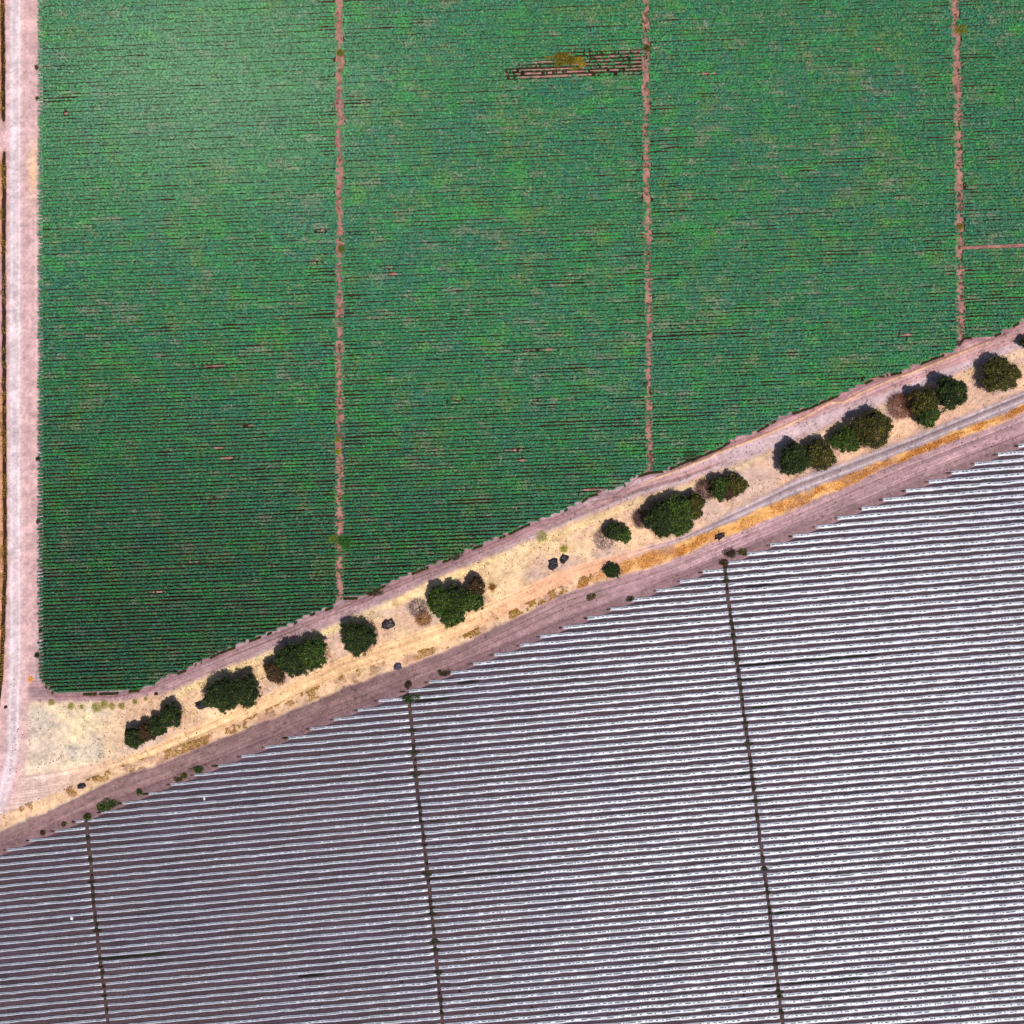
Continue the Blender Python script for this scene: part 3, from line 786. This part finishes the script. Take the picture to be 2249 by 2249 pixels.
make_tree('small dark green tree with a bare grey shrub on its left', [(1348, 1168, 20, 17, D), (1371, 1175, 14, 17, Gn)], 10, height=3.4)
make_tree('largest tree of the line, broad bright-edged crown by the bend of the gravel track', [(1455, 1140, 34, 38, D), (1486, 1132, 38, 42, Gn)], 11, height=5.8)
make_tree('olive tree joined to the right side of the largest crown', [(1522, 1112, 24, 26, O)], 12, height=4.6)
make_tree('narrow bright green tree among dark bare shrubs', [(1583, 1072, 19, 26, Gn)], 13, height=4.4)
make_tree('olive-brown tree at the right of a narrow bright green one', [(1616, 1066, 24, 22, O), (1600, 1080, 14, 18, B)], 14, height=4.2)
make_tree('dark green tree, left one of the pair above the orange grass strip', [(1746, 1010, 32, 33, D)], 15, height=5.4)
make_tree('olive-green tree, right one of the pair above the orange grass strip', [(1800, 1000, 32, 32, O)], 16, height=5.0)
make_tree('small bright green tree tucked against a big round olive crown', [(1858, 966, 29, 27, Gn)], 17, height=4.2)
make_tree('big round olive crown with a clear purple shadow', [(1916, 943, 40, 39, O)], 18, height=6.2)
make_tree('tall olive-green tree between a reddish bare bush and a dark crown', [(2030, 885, 30, 30, O), (2038, 912, 24, 24, Gn)], 19, height=5.4)
make_tree('very dark green tree, right one of the cluster beside the reddish bare bush', [(2088, 864, 34, 33, D)], 20, height=6.2)
make_tree('olive round tree standing alone at the right end of the line', [(2197, 823, 40, 35, O)], 21, height=5.2)
make_tree('dark tree cut off by the right edge of the picture', [(2262, 752, 18, 12, D)], 22, height=3.4)
make_tree('small round bush alone between the middle and lower tracks', [(1345, 1254, 17, 14, D)], 23, name='bush', cat='bush', group='bushes', height=1.8)
# bare shrubs
make_twiggy('bare grey twiggy shrub left of the ragged green tree', 918, 1336, 24, 31, ((128, 112, 124), (104, 88, 98), (150, 132, 138)), 1.6)
make_twiggy('low rusty dry shrub in front of a bare grey one', 930, 1358, 20, 32, ((170, 110, 50), (130, 80, 44), (190, 140, 70)), 0.9, leaves=250)
make_twiggy('bare grey-mauve shrub left of the small dark green tree', 1326, 1184, 28, 33, ((132, 108, 120), (110, 86, 92), (150, 124, 120)), 1.7)
make_twiggy('dark purplish bare shrub on the left flank of the largest crown', 1412, 1140, 24, 34, ((96, 62, 72), (74, 48, 56), (120, 84, 84)), 2.6, n=1500, leaves=500)
make_twiggy('purplish bare shrub between the olive tree and the narrow green one', 1552, 1075, 26, 35, ((100, 58, 66), (76, 46, 50), (124, 84, 72)), 2.8, n=1600, leaves=700)
make_twiggy('reddish bare bush at the left of the far right cluster', 1980, 892, 34, 36, ((140, 84, 72), (110, 62, 56), (160, 110, 88)), 3.0, n=2400, leaves=500)
make_twiggy('thin reddish shrub low beside the wide dark oval tree', 618, 1494, 12, 37, ((120, 84, 60), (90, 62, 50), (140, 104, 70)), 1.0, n=300)
make_twiggy('round dry tumbleweed ball right of the ragged green trees', 1082, 1290, 6, 38, ((190, 120, 50), (150, 90, 40), (120, 74, 40)), 0.6, n=260)

# ------------------------------------------------------------------ weed tufts
def tuft_mesh(r, h, n, pal, seed, leafy=0.6):
    rng = np.random.default_rng(seed)
    a = rng.random(n) * 6.283; q = np.sqrt(rng.random(n)) * r
    edge = 0.7 + 0.5 * vnoise(a * 1.2, a * 0 + seed, 3)
    base = np.stack([np.cos(a) * q * edge, np.sin(a) * q * edge, np.zeros(n)], 1)
    cols = pick(pal, n, rng) if isinstance(pal, str) else np.array([lin(*c) for c in pal])[rng.integers(0, len(pal), n)] * (0.7 + 0.6 * rng.random(n))[:, None]
    m = rng.random(n) < leafy
    P = base[m].copy(); P[:, 2] = h * np.sqrt(np.clip(1.1 - (q[m] / r) ** 2, 0.1, 1)) * (0.3 + 0.7 * rng.random(m.sum()))
    v1, f1, c1 = leaf_arrays(P, 0.09 + 0.12 * rng.random(m.sum()), cols[m], rng=rng)
    k = (~m).sum()
    v2, f2, c2 = blade_arrays(base[~m] * 0.7, h * (0.6 + 0.6 * rng.random(k)), 0.5 * h * rng.random(k), np.full(k, 0.05), cols[~m], rng=rng)
    return make_mesh('tuft', np.vstack([v1, v2]), np.vstack([f1, f2 + len(v1)]), M_LEAF, np.vstack([c1, c2]))

def tuft(px, py, r, h, pal, seed, label, group, name='weed_tuft', cat='weed', n=None, sx=1.0, rot=0.0):
    x, y = at_height(px, py, h * 0.5)
    o = add(name, tuft_mesh(r * S, h, n or int(120 + 260 * (r * S) ** 2), pal, seed), loc=(x, y, 0.03))
    o.scale = (sx, 1, 1); o.rotation_euler = (0, 0, rot)
    return tag(o, label, cat, group)

# tuft at the road end of every bed
protos = [tuft_mesh(0.42, 0.35, 170, O, 201 + k) for k in range(4)] + [tuft_mesh(0.42, 0.3, 80, [(130, 100, 70), (90, 80, 40), (110, 80, 60)], 211 + k) for k in range(3)]
rngT = np.random.default_rng(77)
for i, (px, py) in enumerate(STARTS):
    o = bpy.data.objects.new('weed_tuft', protos[rngT.integers(0, 7)]); COL.objects.link(o)
    o.location = (float(X(px - 5.5)), float(Y(py + 0.5)), 0.02); o.scale = (0.8 + 1.5 * rngT.random(), 0.35 + 0.35 * rngT.random(), 1); o.rotation_euler = (0, 0, 0.1)
    tag(o, 'small olive-brown weed tuft at the road end of a plastic-covered bed', 'weed', 'weed tufts at the road ends of the beds')
# dark weeds in the seams
dp = [tuft_mesh(0.5, 0.3, 210, [(40, 34, 30), (52, 44, 30), (34, 40, 20), (70, 62, 30)], 221 + k, 0.7) for k in range(5)]
SN = ['first', 'second', 'third']
for (k, px, py) in SEAM_ENDS:
    if rngT.random() < (0.6, 0.5, 0.7)[k]:
        o = bpy.data.objects.new('weed_tuft', dp[rngT.integers(0, 5)]); COL.objects.link(o)
        s = 0.55 + 0.75 * rngT.random() ** 2
        o.location = (float(X(px + rngT.normal(0, 0.8))), float(Y(py - BED_P * 0.5 + rngT.normal(0, 2))), 0.03)
        o.scale = (s * (1 + 1.6 * (rngT.random() < 0.3)), s * 1.2, 1); o.rotation_euler = (0, 0, 0.1)
        tag(o, f'dark weed tuft in the {SN[k]} seam from the left across the plastic-covered field', 'weed', f'weeds along the {SN[k]} seam')
M_SEAM = mat_soil('seam soil', lin(104, 82, 84, .7), lin(66, 52, 54, .7), lin(92, 74, 62, .7), 1.5, 3, 0.35)
for k, (sy, sx) in enumerate(SEAMS):
    ys = np.arange(sy[0] + 10, 2380, 5.0); V = []; F = []
    for i, q in enumerate(ys):
        c = float(np.interp(q, sy, sx)); w = 1.8 + 2.6 * float(vnoise(q / 6, k * 3))
        V += [(X(c - w), Y(q), 0.038), (X(c + w), Y(q), 0.038)]
        if i: F.append((2 * i - 2, 2 * i, 2 * i + 1, 2 * i - 1))
    tag(add('path', make_mesh('path', V, F, M_SEAM)), f'dark narrow seam of earth, {SN[k]} from the left, crossing the plastic-covered field', kind='structure')

g_ = 'weeds around the field corners and edges'
T = [(238, 1768, 15, .5, Gn, 'flat green weed patch at the start of a bed left of the field corner', 1.9, 0.35),
     (222, 1775, 10, .4, Gn, 'lower end of the green weed patch by the lower-left beds', 1.3, 0.35),
     (192, 1795, 10, .9, Gn, 'green bush-like weed at the head of the first seam', 1, 0),
     (436, 1691, 11, .6, Gn, 'green weed beside a dark clod on the lower track edge', 1.2, 0.1),
     (404, 1704, 7, .5, O, 'olive weed just below left of the green weed on the track edge', 1.2, 0),
     (392, 1712, 7, .4, O, 'flat olive weed at a bed end below the lower track', 1.6, 0),
     (306, 1740, 8, .6, Gn, 'round green weed between the lower track and the beds', 1, 0),
     (140, 1810, 7, .5, O, 'olive weed at the head of a short lower-left bed', 1, 0),
     (93, 1829, 7, .5, B, 'brown weed at the head of a short lower-left bed', 1, 0),
     (897, 1503, 9, .8, B, 'dark brown bush-like weed at the head of the second seam', 1.1, 0.5),
     (896, 1535, 10, .7, Gn, 'bright green weed lying over the second seam', 1.5, 0.1),
     (915, 1532, 7, .5, Gn, 'green weed right of the second seam head', 1.6, 0.1),
     (978, 1479, 8, .4, B, 'long dark weed on the edge right of the second seam', 2.0, 0.1),
     (966, 1476, 5, .5, O, 'small olive weed beside a long dark one', 1, 0),
     (1385, 1315, 7, .5, D, 'dark weed under the lower track left of the third seam', 1.2, 0),
     (1604, 1215, 12, .7, B, 'wide dark weed at the head of the third seam', 1.5, 0.1),
     (1590, 1236, 9, .6, B, 'dark weed just below the head of the third seam', 1.3, 0),
     (1630, 1212, 9, .4, O, 'olive weed right of the third seam head', 1.6, 0.1),
     (1305, 1308, 5, .4, Gn, 'small green weed at the edge of the lower track mid picture', 1, 0),
     (1296, 1312, 8, .35, O, 'sparse olive weeds on the lower track edge mid picture', 1.5, 0.3),
     (112, 1543, 8, .3, [(170, 160, 70), (130, 130, 50), (96, 100, 36), (200, 180, 100)], 'olive weed in the sandy corner, leftmost of its row', 1, 0),
     (155, 1552, 8, .3, [(170, 160, 70), (130, 130, 50), (96, 100, 36), (200, 180, 100)], 'round olive weed, second of the row under the field corner', 1, 0),
     (179, 1553, 5, .3, [(170, 160, 70), (130, 130, 50), (96, 100, 36), (200, 180, 100)], 'round olive weed, third of the row under the field corner', 1, 0),
     (212, 1554, 12, .3, [(170, 160, 70), (130, 130, 50), (96, 100, 36), (200, 180, 100)], 'olive weed in the middle of the row under the field corner', 1, 0),
     (229, 1547, 11, .3, [(170, 160, 70), (130, 130, 50), (96, 100, 36), (200, 180, 100)], 'larger olive weed of the row under the field corner', 1, 0),
     (246, 1550, 9, .3, [(170, 160, 70), (130, 130, 50), (96, 100, 36), (200, 180, 100)], 'olive weed near the right end of the row under the field corner', 1, 0),
     (267, 1551, 8, .3, [(170, 160, 70), (130, 130, 50), (96, 100, 36), (200, 180, 100)], 'olive weed ending the row under the field corner', 1.1, 0),
     (295, 1541, 6, .3, [(170, 160, 70), (130, 130, 50), (96, 100, 36), (200, 180, 100)], 'small olive weed right of the row under the field corner', 1, 0),
     (320, 1535, 5, .3, [(170, 160, 70), (130, 130, 50), (96, 100, 36), (200, 180, 100)], 'tiny olive weed towards the upper track', 1, 0),
     (343, 1524, 4, .5, B, 'tiny dark weed on the upper track near the field corner', 1, 0),
     (67, 1491, 7, .3, [(230, 160, 60), (240, 180, 90)], 'orange dry tuft on the right side of the left road', 1, 0),
     (80, 148, 5, .6, O, 'yellow-green weed on the left edge of the crop near the top', 1, 0),
     (82, 216, 5, .4, B, 'dark weed on the left edge of the crop, second from the top', 1, 0),
     (83, 1008, 6, .7, D, 'dark round weed on the left edge of the crop', 1, 0),
     (84, 1146, 6, .6, B, 'brown weed on the left edge of the crop', 1, 0),
     (89, 1386, 5, .6, D, 'dark small weed inside the left edge of the crop', 1, 0),
     (81, 1440, 6, .9, D, 'dark oval weed on the left edge of the crop near its lower corner', 1, 0),
     (12, 1553, 4, .4, B, 'tiny dark weed on the left side of the road', 1, 0),
     (1239, 1206, 9, .5, [(190, 180, 60), (150, 150, 50)], 'yellow-green weed above the paired tarp heaps', 1, 0),
     (1190, 1180, 14, .4, [(190, 180, 110), (150, 150, 80)], 'pale yellow dry weeds on the verge left of the bare shrub', 1.1, 0),
     (748, 118, 9, .6, [(120, 120, 20), (90, 100, 20)], 'yellow-green weed in the first lane near the top', 1, 0),
     (750, 547, 11, .6, [(100, 110, 20), (70, 86, 20)], 'olive weed in the middle of the first lane', 1, 0),
     (742, 965, 8, .5, [(160, 150, 30), (90, 100, 30)], 'yellow weed in the lower part of the first lane', 1, 1.5),
     (742, 992, 8, .5, [(180, 170, 40), (90, 100, 30)], 'bright yellow weed just below another in the first lane', 1, 1.5),
     (757, 1190, 16, .8, [(30, 90, 20), (60, 110, 26)], 'large green weed patch over the first lane', 1.3, 0),
     (733, 1182, 11, .7, [(70, 110, 26), (120, 130, 40)], 'yellow-green weed left of a large green patch in the first lane', 1.3, 0),
     (1421, 105, 10, .6, [(70, 90, 16), (90, 70, 20)], 'olive-brown weed in the second lane beside the failed patch', 1, 1.5),
     (1417, 843, 7, .5, B, 'brown weed in the lower part of the second lane', 1, 0),
     (1432, 862, 8, .5, O, 'olive weed right of the second lane', 1, 1.4),
     (2112, 64, 12, .6, [(140, 130, 10), (100, 110, 16)], 'yellow weed in the third lane near the top', 1.3, 0),
     (2110, 498, 8, .5, [(150, 140, 10), (110, 90, 30)], 'yellow-brown weed in the third lane above the cross lane', 1, 0),
     (1515, 1003, 14, .6, D, 'dark weedy corner of the crop above the windrow', 1.8, 0.3),
     (1000, 1222, 10, .5, D, 'dark weeds on the lower edge of the crop', 1.8, 0.35),
     (820, 1302, 10, .4, B, 'dark brown weeds at the crop edge right of the first lane', 2.2, 0.1)]
for i, (px, py, r, h, pal, lb, sx, rot) in enumerate(T):
    tuft(px, py, r, h, pal, 300 + i, lb, g_, sx=sx, rot=rot, n=int(140 + 420 * (r * S) ** 2))
# olive weed mound in the failed patch
for i, (px, py, r, sx, h, lb) in enumerate([
        (1232, 124, 11, 1.9, 0.9, 'dense olive weed clump, upper left of the failed patch mound'),
        (1228, 139, 10, 1.5, 0.7, 'olive weed clump, lower left of the mound in the failed crop patch'),
        (1252, 134, 12, 1.4, 0.9, 'dark olive weed clump in the middle of the mound'),
        (1272, 131, 9, 1.3, 0.7, 'yellowish weed clump, upper right of the mound in the failed crop patch'),
        (1278, 141, 7, 1.6, 0.6, 'yellow weed clump, right end of the mound in the failed crop patch'),
        (1262, 150, 5, 1.6, 0.4, 'small olive weed clump under the mound in the failed crop patch'),
        (1206, 126, 5, 2.0, 0.4, 'small dark weed clump left of the mound in the failed crop patch')]):
    tuft(px, py, r, h, [(84, 88, 14), (116, 108, 20), (56, 62, 14), (160, 130, 40)] if i not in (3, 4) else [(150, 128, 20), (120, 110, 20), (176, 140, 50)], 400 + i, lb, 'weeds of the failed patch', n=int(160 + 500 * (r * S) ** 2), sx=sx, rot=0.05)
for i, (px, py, lb) in enumerate([(1245, 1493, 'tiny dark weed on a bed, left one of two below the lower track'), (1263, 1492, 'tiny dark weed on a bed, right one of two below the lower track'),
        (1529, 1720, 'tiny dark weed in a tear of the plastic left of the third seam'), (1634, 2187, 'tiny dark weed in torn plastic near the lower end of the third seam'),
        (883, 2158, 'tiny dark weed in torn plastic left of the second seam near the bottom'), (1168, 2213, 'tiny dark weed at a plastic joint right of the second seam near the bottom'),
        (1874, 1486, 'tiny dark weed at a plastic joint in the right block'), (1010, 2178, 'tiny dark weed right of the second seam near the bottom')]):
    tuft(px, py, 3.0, 0.35, B, 450 + i, lb, 'tiny weeds in tears of the plastic', n=70)

# ------------------------------------------------------------------ loose dry grass and scattered weeds (uncountable)
def scatter(name, label, P, h, pal, lean=1.0, w=0.05, leafy=0.0, size=0.14, seed=1):
    rng = np.random.default_rng(seed); n = len(P)
    p = np.array([lin(*c) for c in pal]); cols = p[rng.integers(0, len(p), n)] * (0.6 + 0.8 * rng.random(n))[:, None]
    v, f, c = blade_arrays(P, h * (0.5 + rng.random(n)), h * lean * (0.4 + rng.random(n)), np.full(n, w), cols, rng)
    if leafy:
        k = int(n * leafy); Q = P[:k].copy(); Q[:, 2] += h * rng.random(k)
        v2, f2, c2 = leaf_arrays(Q, size * (0.6 + 0.8 * rng.random(k)), cols[:k], rng=rng)
        f = np.vstack([f, f2 + len(v)]); v = np.vstack([v, v2]); c = np.vstack([c, c2])
    tag(add(name, make_mesh(name, v, f, M_DRY, c)), label, 'dry grass', kind='stuff')
rng = np.random.default_rng(55)
# orange strip
n = 90000; px = 1270 + rng.random(n) * 1130; t = rng.random(n)
w_ = sstep(0.30, 0.62, fbm(X(px), t * 3, 2.5, 3, 7) + 0.15 - 0.5 * np.abs(t - 0.5)) 
py = cur(S1, px) + 1 + t * (cur(G1, px) - cur(S1, px)) + (fbm(X(px), t * 2, 3, 3, 9) - 0.5) * 10
k = rng.random(n) < w_ * (0.25 + 0.40 * sstep(1300, 1500, px) * (0.35 + 1.2 * sstep(0.4, 0.62, fbm(X(px), t * 2, 4, 3, 8))))
scatter('dry_grass', 'strip of orange dry grass between the gravel track and the lower track', np.stack([X(px[k]), Y(py[k]), 0 * px[k] + 0.06], 1), 0.16,
        [(232, 158, 66), (220, 134, 48), (236, 192, 122), (176, 108, 46), (130, 80, 36)], 1.0, 0.07, 0.4, 0.13, 3)
# broken yellow-brown weeds west of it
n = 60000; px = rng.random(n) * 1300; t = rng.random(n)
py = cur(S1, px) - 2 + t * (cur(G1, px) - cur(S1, px) + 2)
m = fbm(X(px), Y(py), 2.2, 4, 13)
k = (m > 0.56) & (rng.random(n) < 0.8)
scatter('dry_weeds', 'broken line of yellow-brown weeds between the sandy and lower tracks', np.stack([X(px[k]), Y(py[k]), 0 * px[k] + 0.06], 1), 0.16,
        [(200, 150, 60), (150, 110, 40), (104, 84, 34), (120, 70, 40), (220, 176, 84)], 0.8, 0.08, 0.5, 0.16, 4)
# thin weeds on the tree verge
n = 90000; px = 300 + rng.random(n) * 1960; t = rng.random(n)
py = cur(T1B, px) + 6 + t * (cur(S0, px) - cur(T1B, px) - 8)
m = fbm(X(px), Y(py), 3.0, 4, 15)
k = (m > 0.60) & (rng.random(n) < 0.55)
scatter('dry_weeds', 'thin tan weeds scattered over the verge among the trees', np.stack([X(px[k]), Y(py[k]), 0 * px[k] + 0.06], 1), 0.13,
        [(200, 156, 84), (150, 120, 70), (116, 104, 50), (170, 120, 90), (220, 180, 110)], 0.8, 0.06, 0.3, 0.13, 5)
# low weeds in the furrows of the plastic covered field
n = 160000; px = rng.random(n) * 2260; ci = np.floor(rng.random(n) * 90) + 0.5
py = BED_C0 + BED_P * ci - bed_fall(px) + rng.normal(0, 1.6, n)
m = fbm(X(px) / 3, Y(py), 4, 4, 63)
k = (py > m_line(px) + 12) & (m > 0.60)
scatter('furrow_weeds', 'thin brown and olive weeds in the furrows between the plastic-covered beds', np.stack([X(px[k]), Y(py[k]), 0 * px[k] + 0.03], 1), 0.07,
        [(96, 82, 50), (90, 64, 60), (74, 70, 46), (104, 66, 54)], 0.8, 0.05, 0.3, 0.10, 15)
# green-brown plants hanging over the ditch
n = 16000; py = -150 + rng.random(n) * 1700; xd = np.interp(py, DITX_Y, DITX)
px = xd + rng.normal(0, 4.0, n) + 1.0
k = (fbm(X(px) * 2, Y(py), 1.6, 3, 17) > 0.50) & ~((py > 245) & (py < 358)) & (px < xd + 7)
scatter('ditch_weeds', 'brown and olive weeds lining the ditch left of the road', np.stack([X(px[k]), Y(py[k]), 0 * px[k] + 0.02], 1), 0.2,
        [(90, 60, 30), (60, 44, 20), (190, 160, 70), (70, 76, 24), (150, 110, 50)], 0.8, 0.07, 0.6, 0.16, 6)
n = 26000; li = rng.integers(0, 3, n); py = -150 + rng.random(n) * 1500; px = np.zeros(n)
for q in range(3):
    px = np.where(li == q, np.interp(py, LANES[q][0], LANES[q][1]), px)
px = px + rng.normal(0, 5, n)
k = (fbm(X(px) + li * 40, Y(py), 0.9, 2, 29) > 0.60) & (py < f_edge(px) - 4)
scatter('lane_weeds', 'small dark weeds and dead plants along the bare lanes of the green field', np.stack([X(px[k]), Y(py[k]), 0 * px[k] - 0.08], 1), 0.2,
        [(70, 50, 30), (44, 60, 24), (90, 90, 30), (40, 30, 20)], 0.8, 0.08, 0.8, 0.2, 9)
# dark leafy fringe and dead plants along the lower border of the crop
n = 40000; px = 100 + rng.random(n) * 2300; py = f_edge(px) - 2.5 + rng.random(n) * 4.5
k = fbm(X(px), Y(py) * 0, 2.6, 3, 19) > 0.50
scatter('field_edge_weeds', 'dark ragged weeds fringing the lower border of the green field', np.stack([X(px[k]), Y(py[k]), 0 * px[k] + 0.03], 1), 0.22,
        [(46, 62, 20), (70, 50, 34), (60, 30, 30), (90, 96, 34), (34, 44, 18)], 0.8, 0.07, 0.8, 0.2, 8)

rng = np.random.default_rng(66); n = 26000
px = -20 + rng.random(n) * 2300; py = f_edge(px) + 6 + rng.random(n) * (m_line(px) - f_edge(px) - 8)
k = (fbm(X(px), Y(py), 4, 3, 51) > 0.46) & (py < m_line(px) - 2)
k &= ~((py > cur(S0, px)) & (py < cur(S1, px)) & (rng.random(n) < 0.8))
px, py = px[k], py[k]; n = len(px)
r = 0.04 + 0.12 * rng.random(n) ** 3; O8 = np.array([(1, 0, 0), (0, 1, 0), (-1, 0, 0), (0, -1, 0), (0, 0, 0.9), (0, 0, -.5)], float)
V = (O8[None] * r[:, None, None] * (0.6 + 0.8 * rng.random((n, 6, 1)))) + np.stack([X(px), Y(py), 0 * px + 0.06], 1)[:, None]
F3 = np.array([(0, 1, 4), (1, 2, 4), (2, 3, 4), (3, 0, 4)]); F = (F3[None] + 6 * np.arange(n)[:, None, None]).reshape(-1, 3)
cs = np.array([lin(150, 120, 112), lin(110, 84, 80), lin(190, 160, 145), lin(84, 60, 56)])[rng.integers(0, 4, n)] * 0.8
tag(add('stones', make_mesh('stones', V.reshape(-1, 3), F, M_DIRT, np.repeat(cs, 6, axis=0))), 'small stones and clods scattered over the bare ground', 'stones', kind='stuff')

# ------------------------------------------------------------------ black tarp heaps and small litter
def heap(px, py, lx, ly, rot, h, label, seed, mat=M_TARP, col=(34, 32, 38), name='tarp_heap', cat='tarp', group='black tarp heaps', crumple=1.0, boxy=2.0):
    rng = np.random.default_rng(seed); n = 22
    s = np.linspace(-1, 1, n); a, b = np.meshgrid(s, s, indexing='ij')
    # squircle outline with frayed edge
    ang = np.arctan2(b, a); edge = 1 + (0.16 + 0.12 * crumple) * (vnoise(ang * 2.3 + 9, a * 0 + seed, 1) - 0.5) * 2 + 0.10 * (vnoise(ang * 6 + 19, a * 0 + seed, 2) - 0.5) * 2
    x = a * lx * S * 0.5 * edge; y = b * ly * S * 0.5 * edge
    prof = (1 - np.abs(a) ** (boxy * 2)) * (1 - np.abs(b) ** (boxy * 2))
    z = h * prof * (0.65 + 0.7 * crumple * (fbm(a * 3 + seed, b * 3, 1, 4, 3) - 0.5) * 2 * 0.9 + 0.15)
    folds = np.abs(vnoise(a * 4 + b * 3 + seed, b * 2 - a, 5) - 0.5) * 2
    z += prof * h * 0.35 * crumple * folds
    c = np.ones((n * n, 1)) * lin(*col) * (0.6 + 0.9 * folds.ravel())[:, None]
    cr = np.abs(a * b) ** 1.5 * 0.22; x = x * (1 - cr); y = y * (1 - cr)
    V = np.stack([x.ravel(), y.ravel(), z.ravel() + 0.02], 1)
    q = (np.arange(n - 1)[:, None] * n + np.arange(n - 1)[None]).ravel()
    me = make_mesh(name, V, np.stack([q, q + n, q + n + 1, q + 1], 1), mat, c)
    o = add(name, me, loc=(float(X(px)), float(Y(py)), 0.03)); o.rotation_euler = (0, 0, rot)
    return tag(o, label, cat, group)
heap(443, 1548, 31, 18, 0.15, 0.9, 'crumpled black tarp heap touching the wide dark tree from the left', 1, boxy=1.3, crumple=1.4)
heap(180, 1726, 20, 12, 0.35, 0.6, 'small neat rectangular black bundle by the yellow weeds at the lower left', 2, crumple=0.35)
heap(852, 1371, 28, 22, 0.35, 0.5, 'large rectangular dark tarp between the round tree and the ragged tree', 3, col=(46, 34, 36), crumple=0.6)
heap(874, 1463, 19, 15, 0.3, 0.5, 'small dark grey bundle on the edge of the lower track', 4, col=(58, 50, 66), crumple=0.7)
heap(1216, 1238, 24, 24, 0.2, 0.8, 'round black bundle, left one of the touching pair on the verge', 5, boxy=1.5)
heap(1238, 1228, 16, 22, -0.5, 0.7, 'narrow black bundle, right one of the touching pair on the verge', 6)
heap(1581, 1178, 26, 14, 0.3, 0.7, 'ragged dark purple-black heap in the orange grass strip', 7, col=(44, 30, 42))
heap(449, 1753, 4.5, 8, 0.1, 0.4, 'small white bundle on a bed right of the first seam', 8, M_WHITE, (225, 225, 235), 'white_bundle', 'bundle', 'small white bundles on the beds', 0.5)
heap(158, 2016, 6, 8, 0.1, 0.4, 'small white bundle on a bed left of the first seam', 9, M_WHITE, (235, 235, 240), 'white_bundle', 'bundle', 'small white bundles on the beds', 0.5)
# fallen branches
def branch(px, py, L, rot, label, seed):
    rng = np.random.default_rng(seed); g = Geo(); col = lin(84, 58, 50)
    L *= S
    tube(g, [(-L / 2, 0, 0.05), (-L * 0.1, 0.1, 0.12), (L / 2, -0.05, 0.06)], [0.07, 0.06, 0.02], col, 6)
    tube(g, [(-L * 0.1, 0.1, 0.1), (L * 0.15, L * 0.25, 0.2)], [0.045, 0.015], col, 5)
    tube(g, [(-L * 0.25, 0.05, 0.1), (-L * 0.1, -L * 0.25, 0.12)], [0.04, 0.012], col, 5)
    o = add('fallen_branch', g.mesh('fallen_branch', M_BARK, True), loc=(float(X(px)), float(Y(py)), 0.05)); o.rotation_euler = (0, 0, rot)
    tag(o, label, 'branch', 'fallen branches')
branch(578, 1490, 14, 0.5, 'broken forked branch left of the small brown-tinged tree', 1)
branch(1579, 1166, 9, 1.4, 'thin stick standing out of the ragged dark heap in the orange grass', 2)
branch(425, 1688, 24, 0.08, 'long dark branch lying beside the green weed on the track edge', 3)

# ------------------------------------------------------------------ light, sky, camera
w = bpy.data.worlds.new('World'); scene.world = w; w.use_nodes = True
nt = w.node_tree; nt.nodes.clear()
sky = nt.nodes.new('ShaderNodeTexSky'); sky.sky_type = 'NISHITA'; sky.sun_disc = False
EL = math.radians(64); sdx, sdy = 0.85, -1.40
sky.sun_elevation = EL; sky.sun_rotation = math.atan2(sdx, sdy)
bg = nt.nodes.new('ShaderNodeBackground'); bg.inputs[1].default_value = 0.06
wo = nt.nodes.new('ShaderNodeOutputWorld'); nt.links.new(sky.outputs[0], bg.inputs[0]); nt.links.new(bg.outputs[0], wo.inputs[0])
sl = bpy.data.lights.new('sun', 'SUN'); sl.energy = 4.2; sl.angle = math.radians(0.6); sl.color = (1.0, 0.95, 0.90)
so = bpy.data.objects.new('sun', sl); COL.objects.link(so)
from mathutils import Vector
n_ = math.hypot(sdx, sdy)
dv = Vector((sdx / n_ * math.cos(EL), sdy / n_ * math.cos(EL), math.sin(EL)))
so.rotation_euler = dv.to_track_quat('Z', 'Y').to_euler()
cam = bpy.data.cameras.new('camera'); co = bpy.data.objects.new('camera', cam); COL.objects.link(co)
co.location = (0, 0, HC); co.rotation_euler = (0, 0, 0)
cam.sensor_width = 36; cam.angle = 2 * math.atan(112.45 / HC); cam.clip_start = 1; cam.clip_end = 20000
scene.camera = co
scene.view_settings.view_transform = 'Standard'; scene.view_settings.look = 'None'
scene.view_settings.exposure = 0.17; scene.view_settings.gamma = 1
scene.render.resolution_x = scene.render.resolution_y = 1024
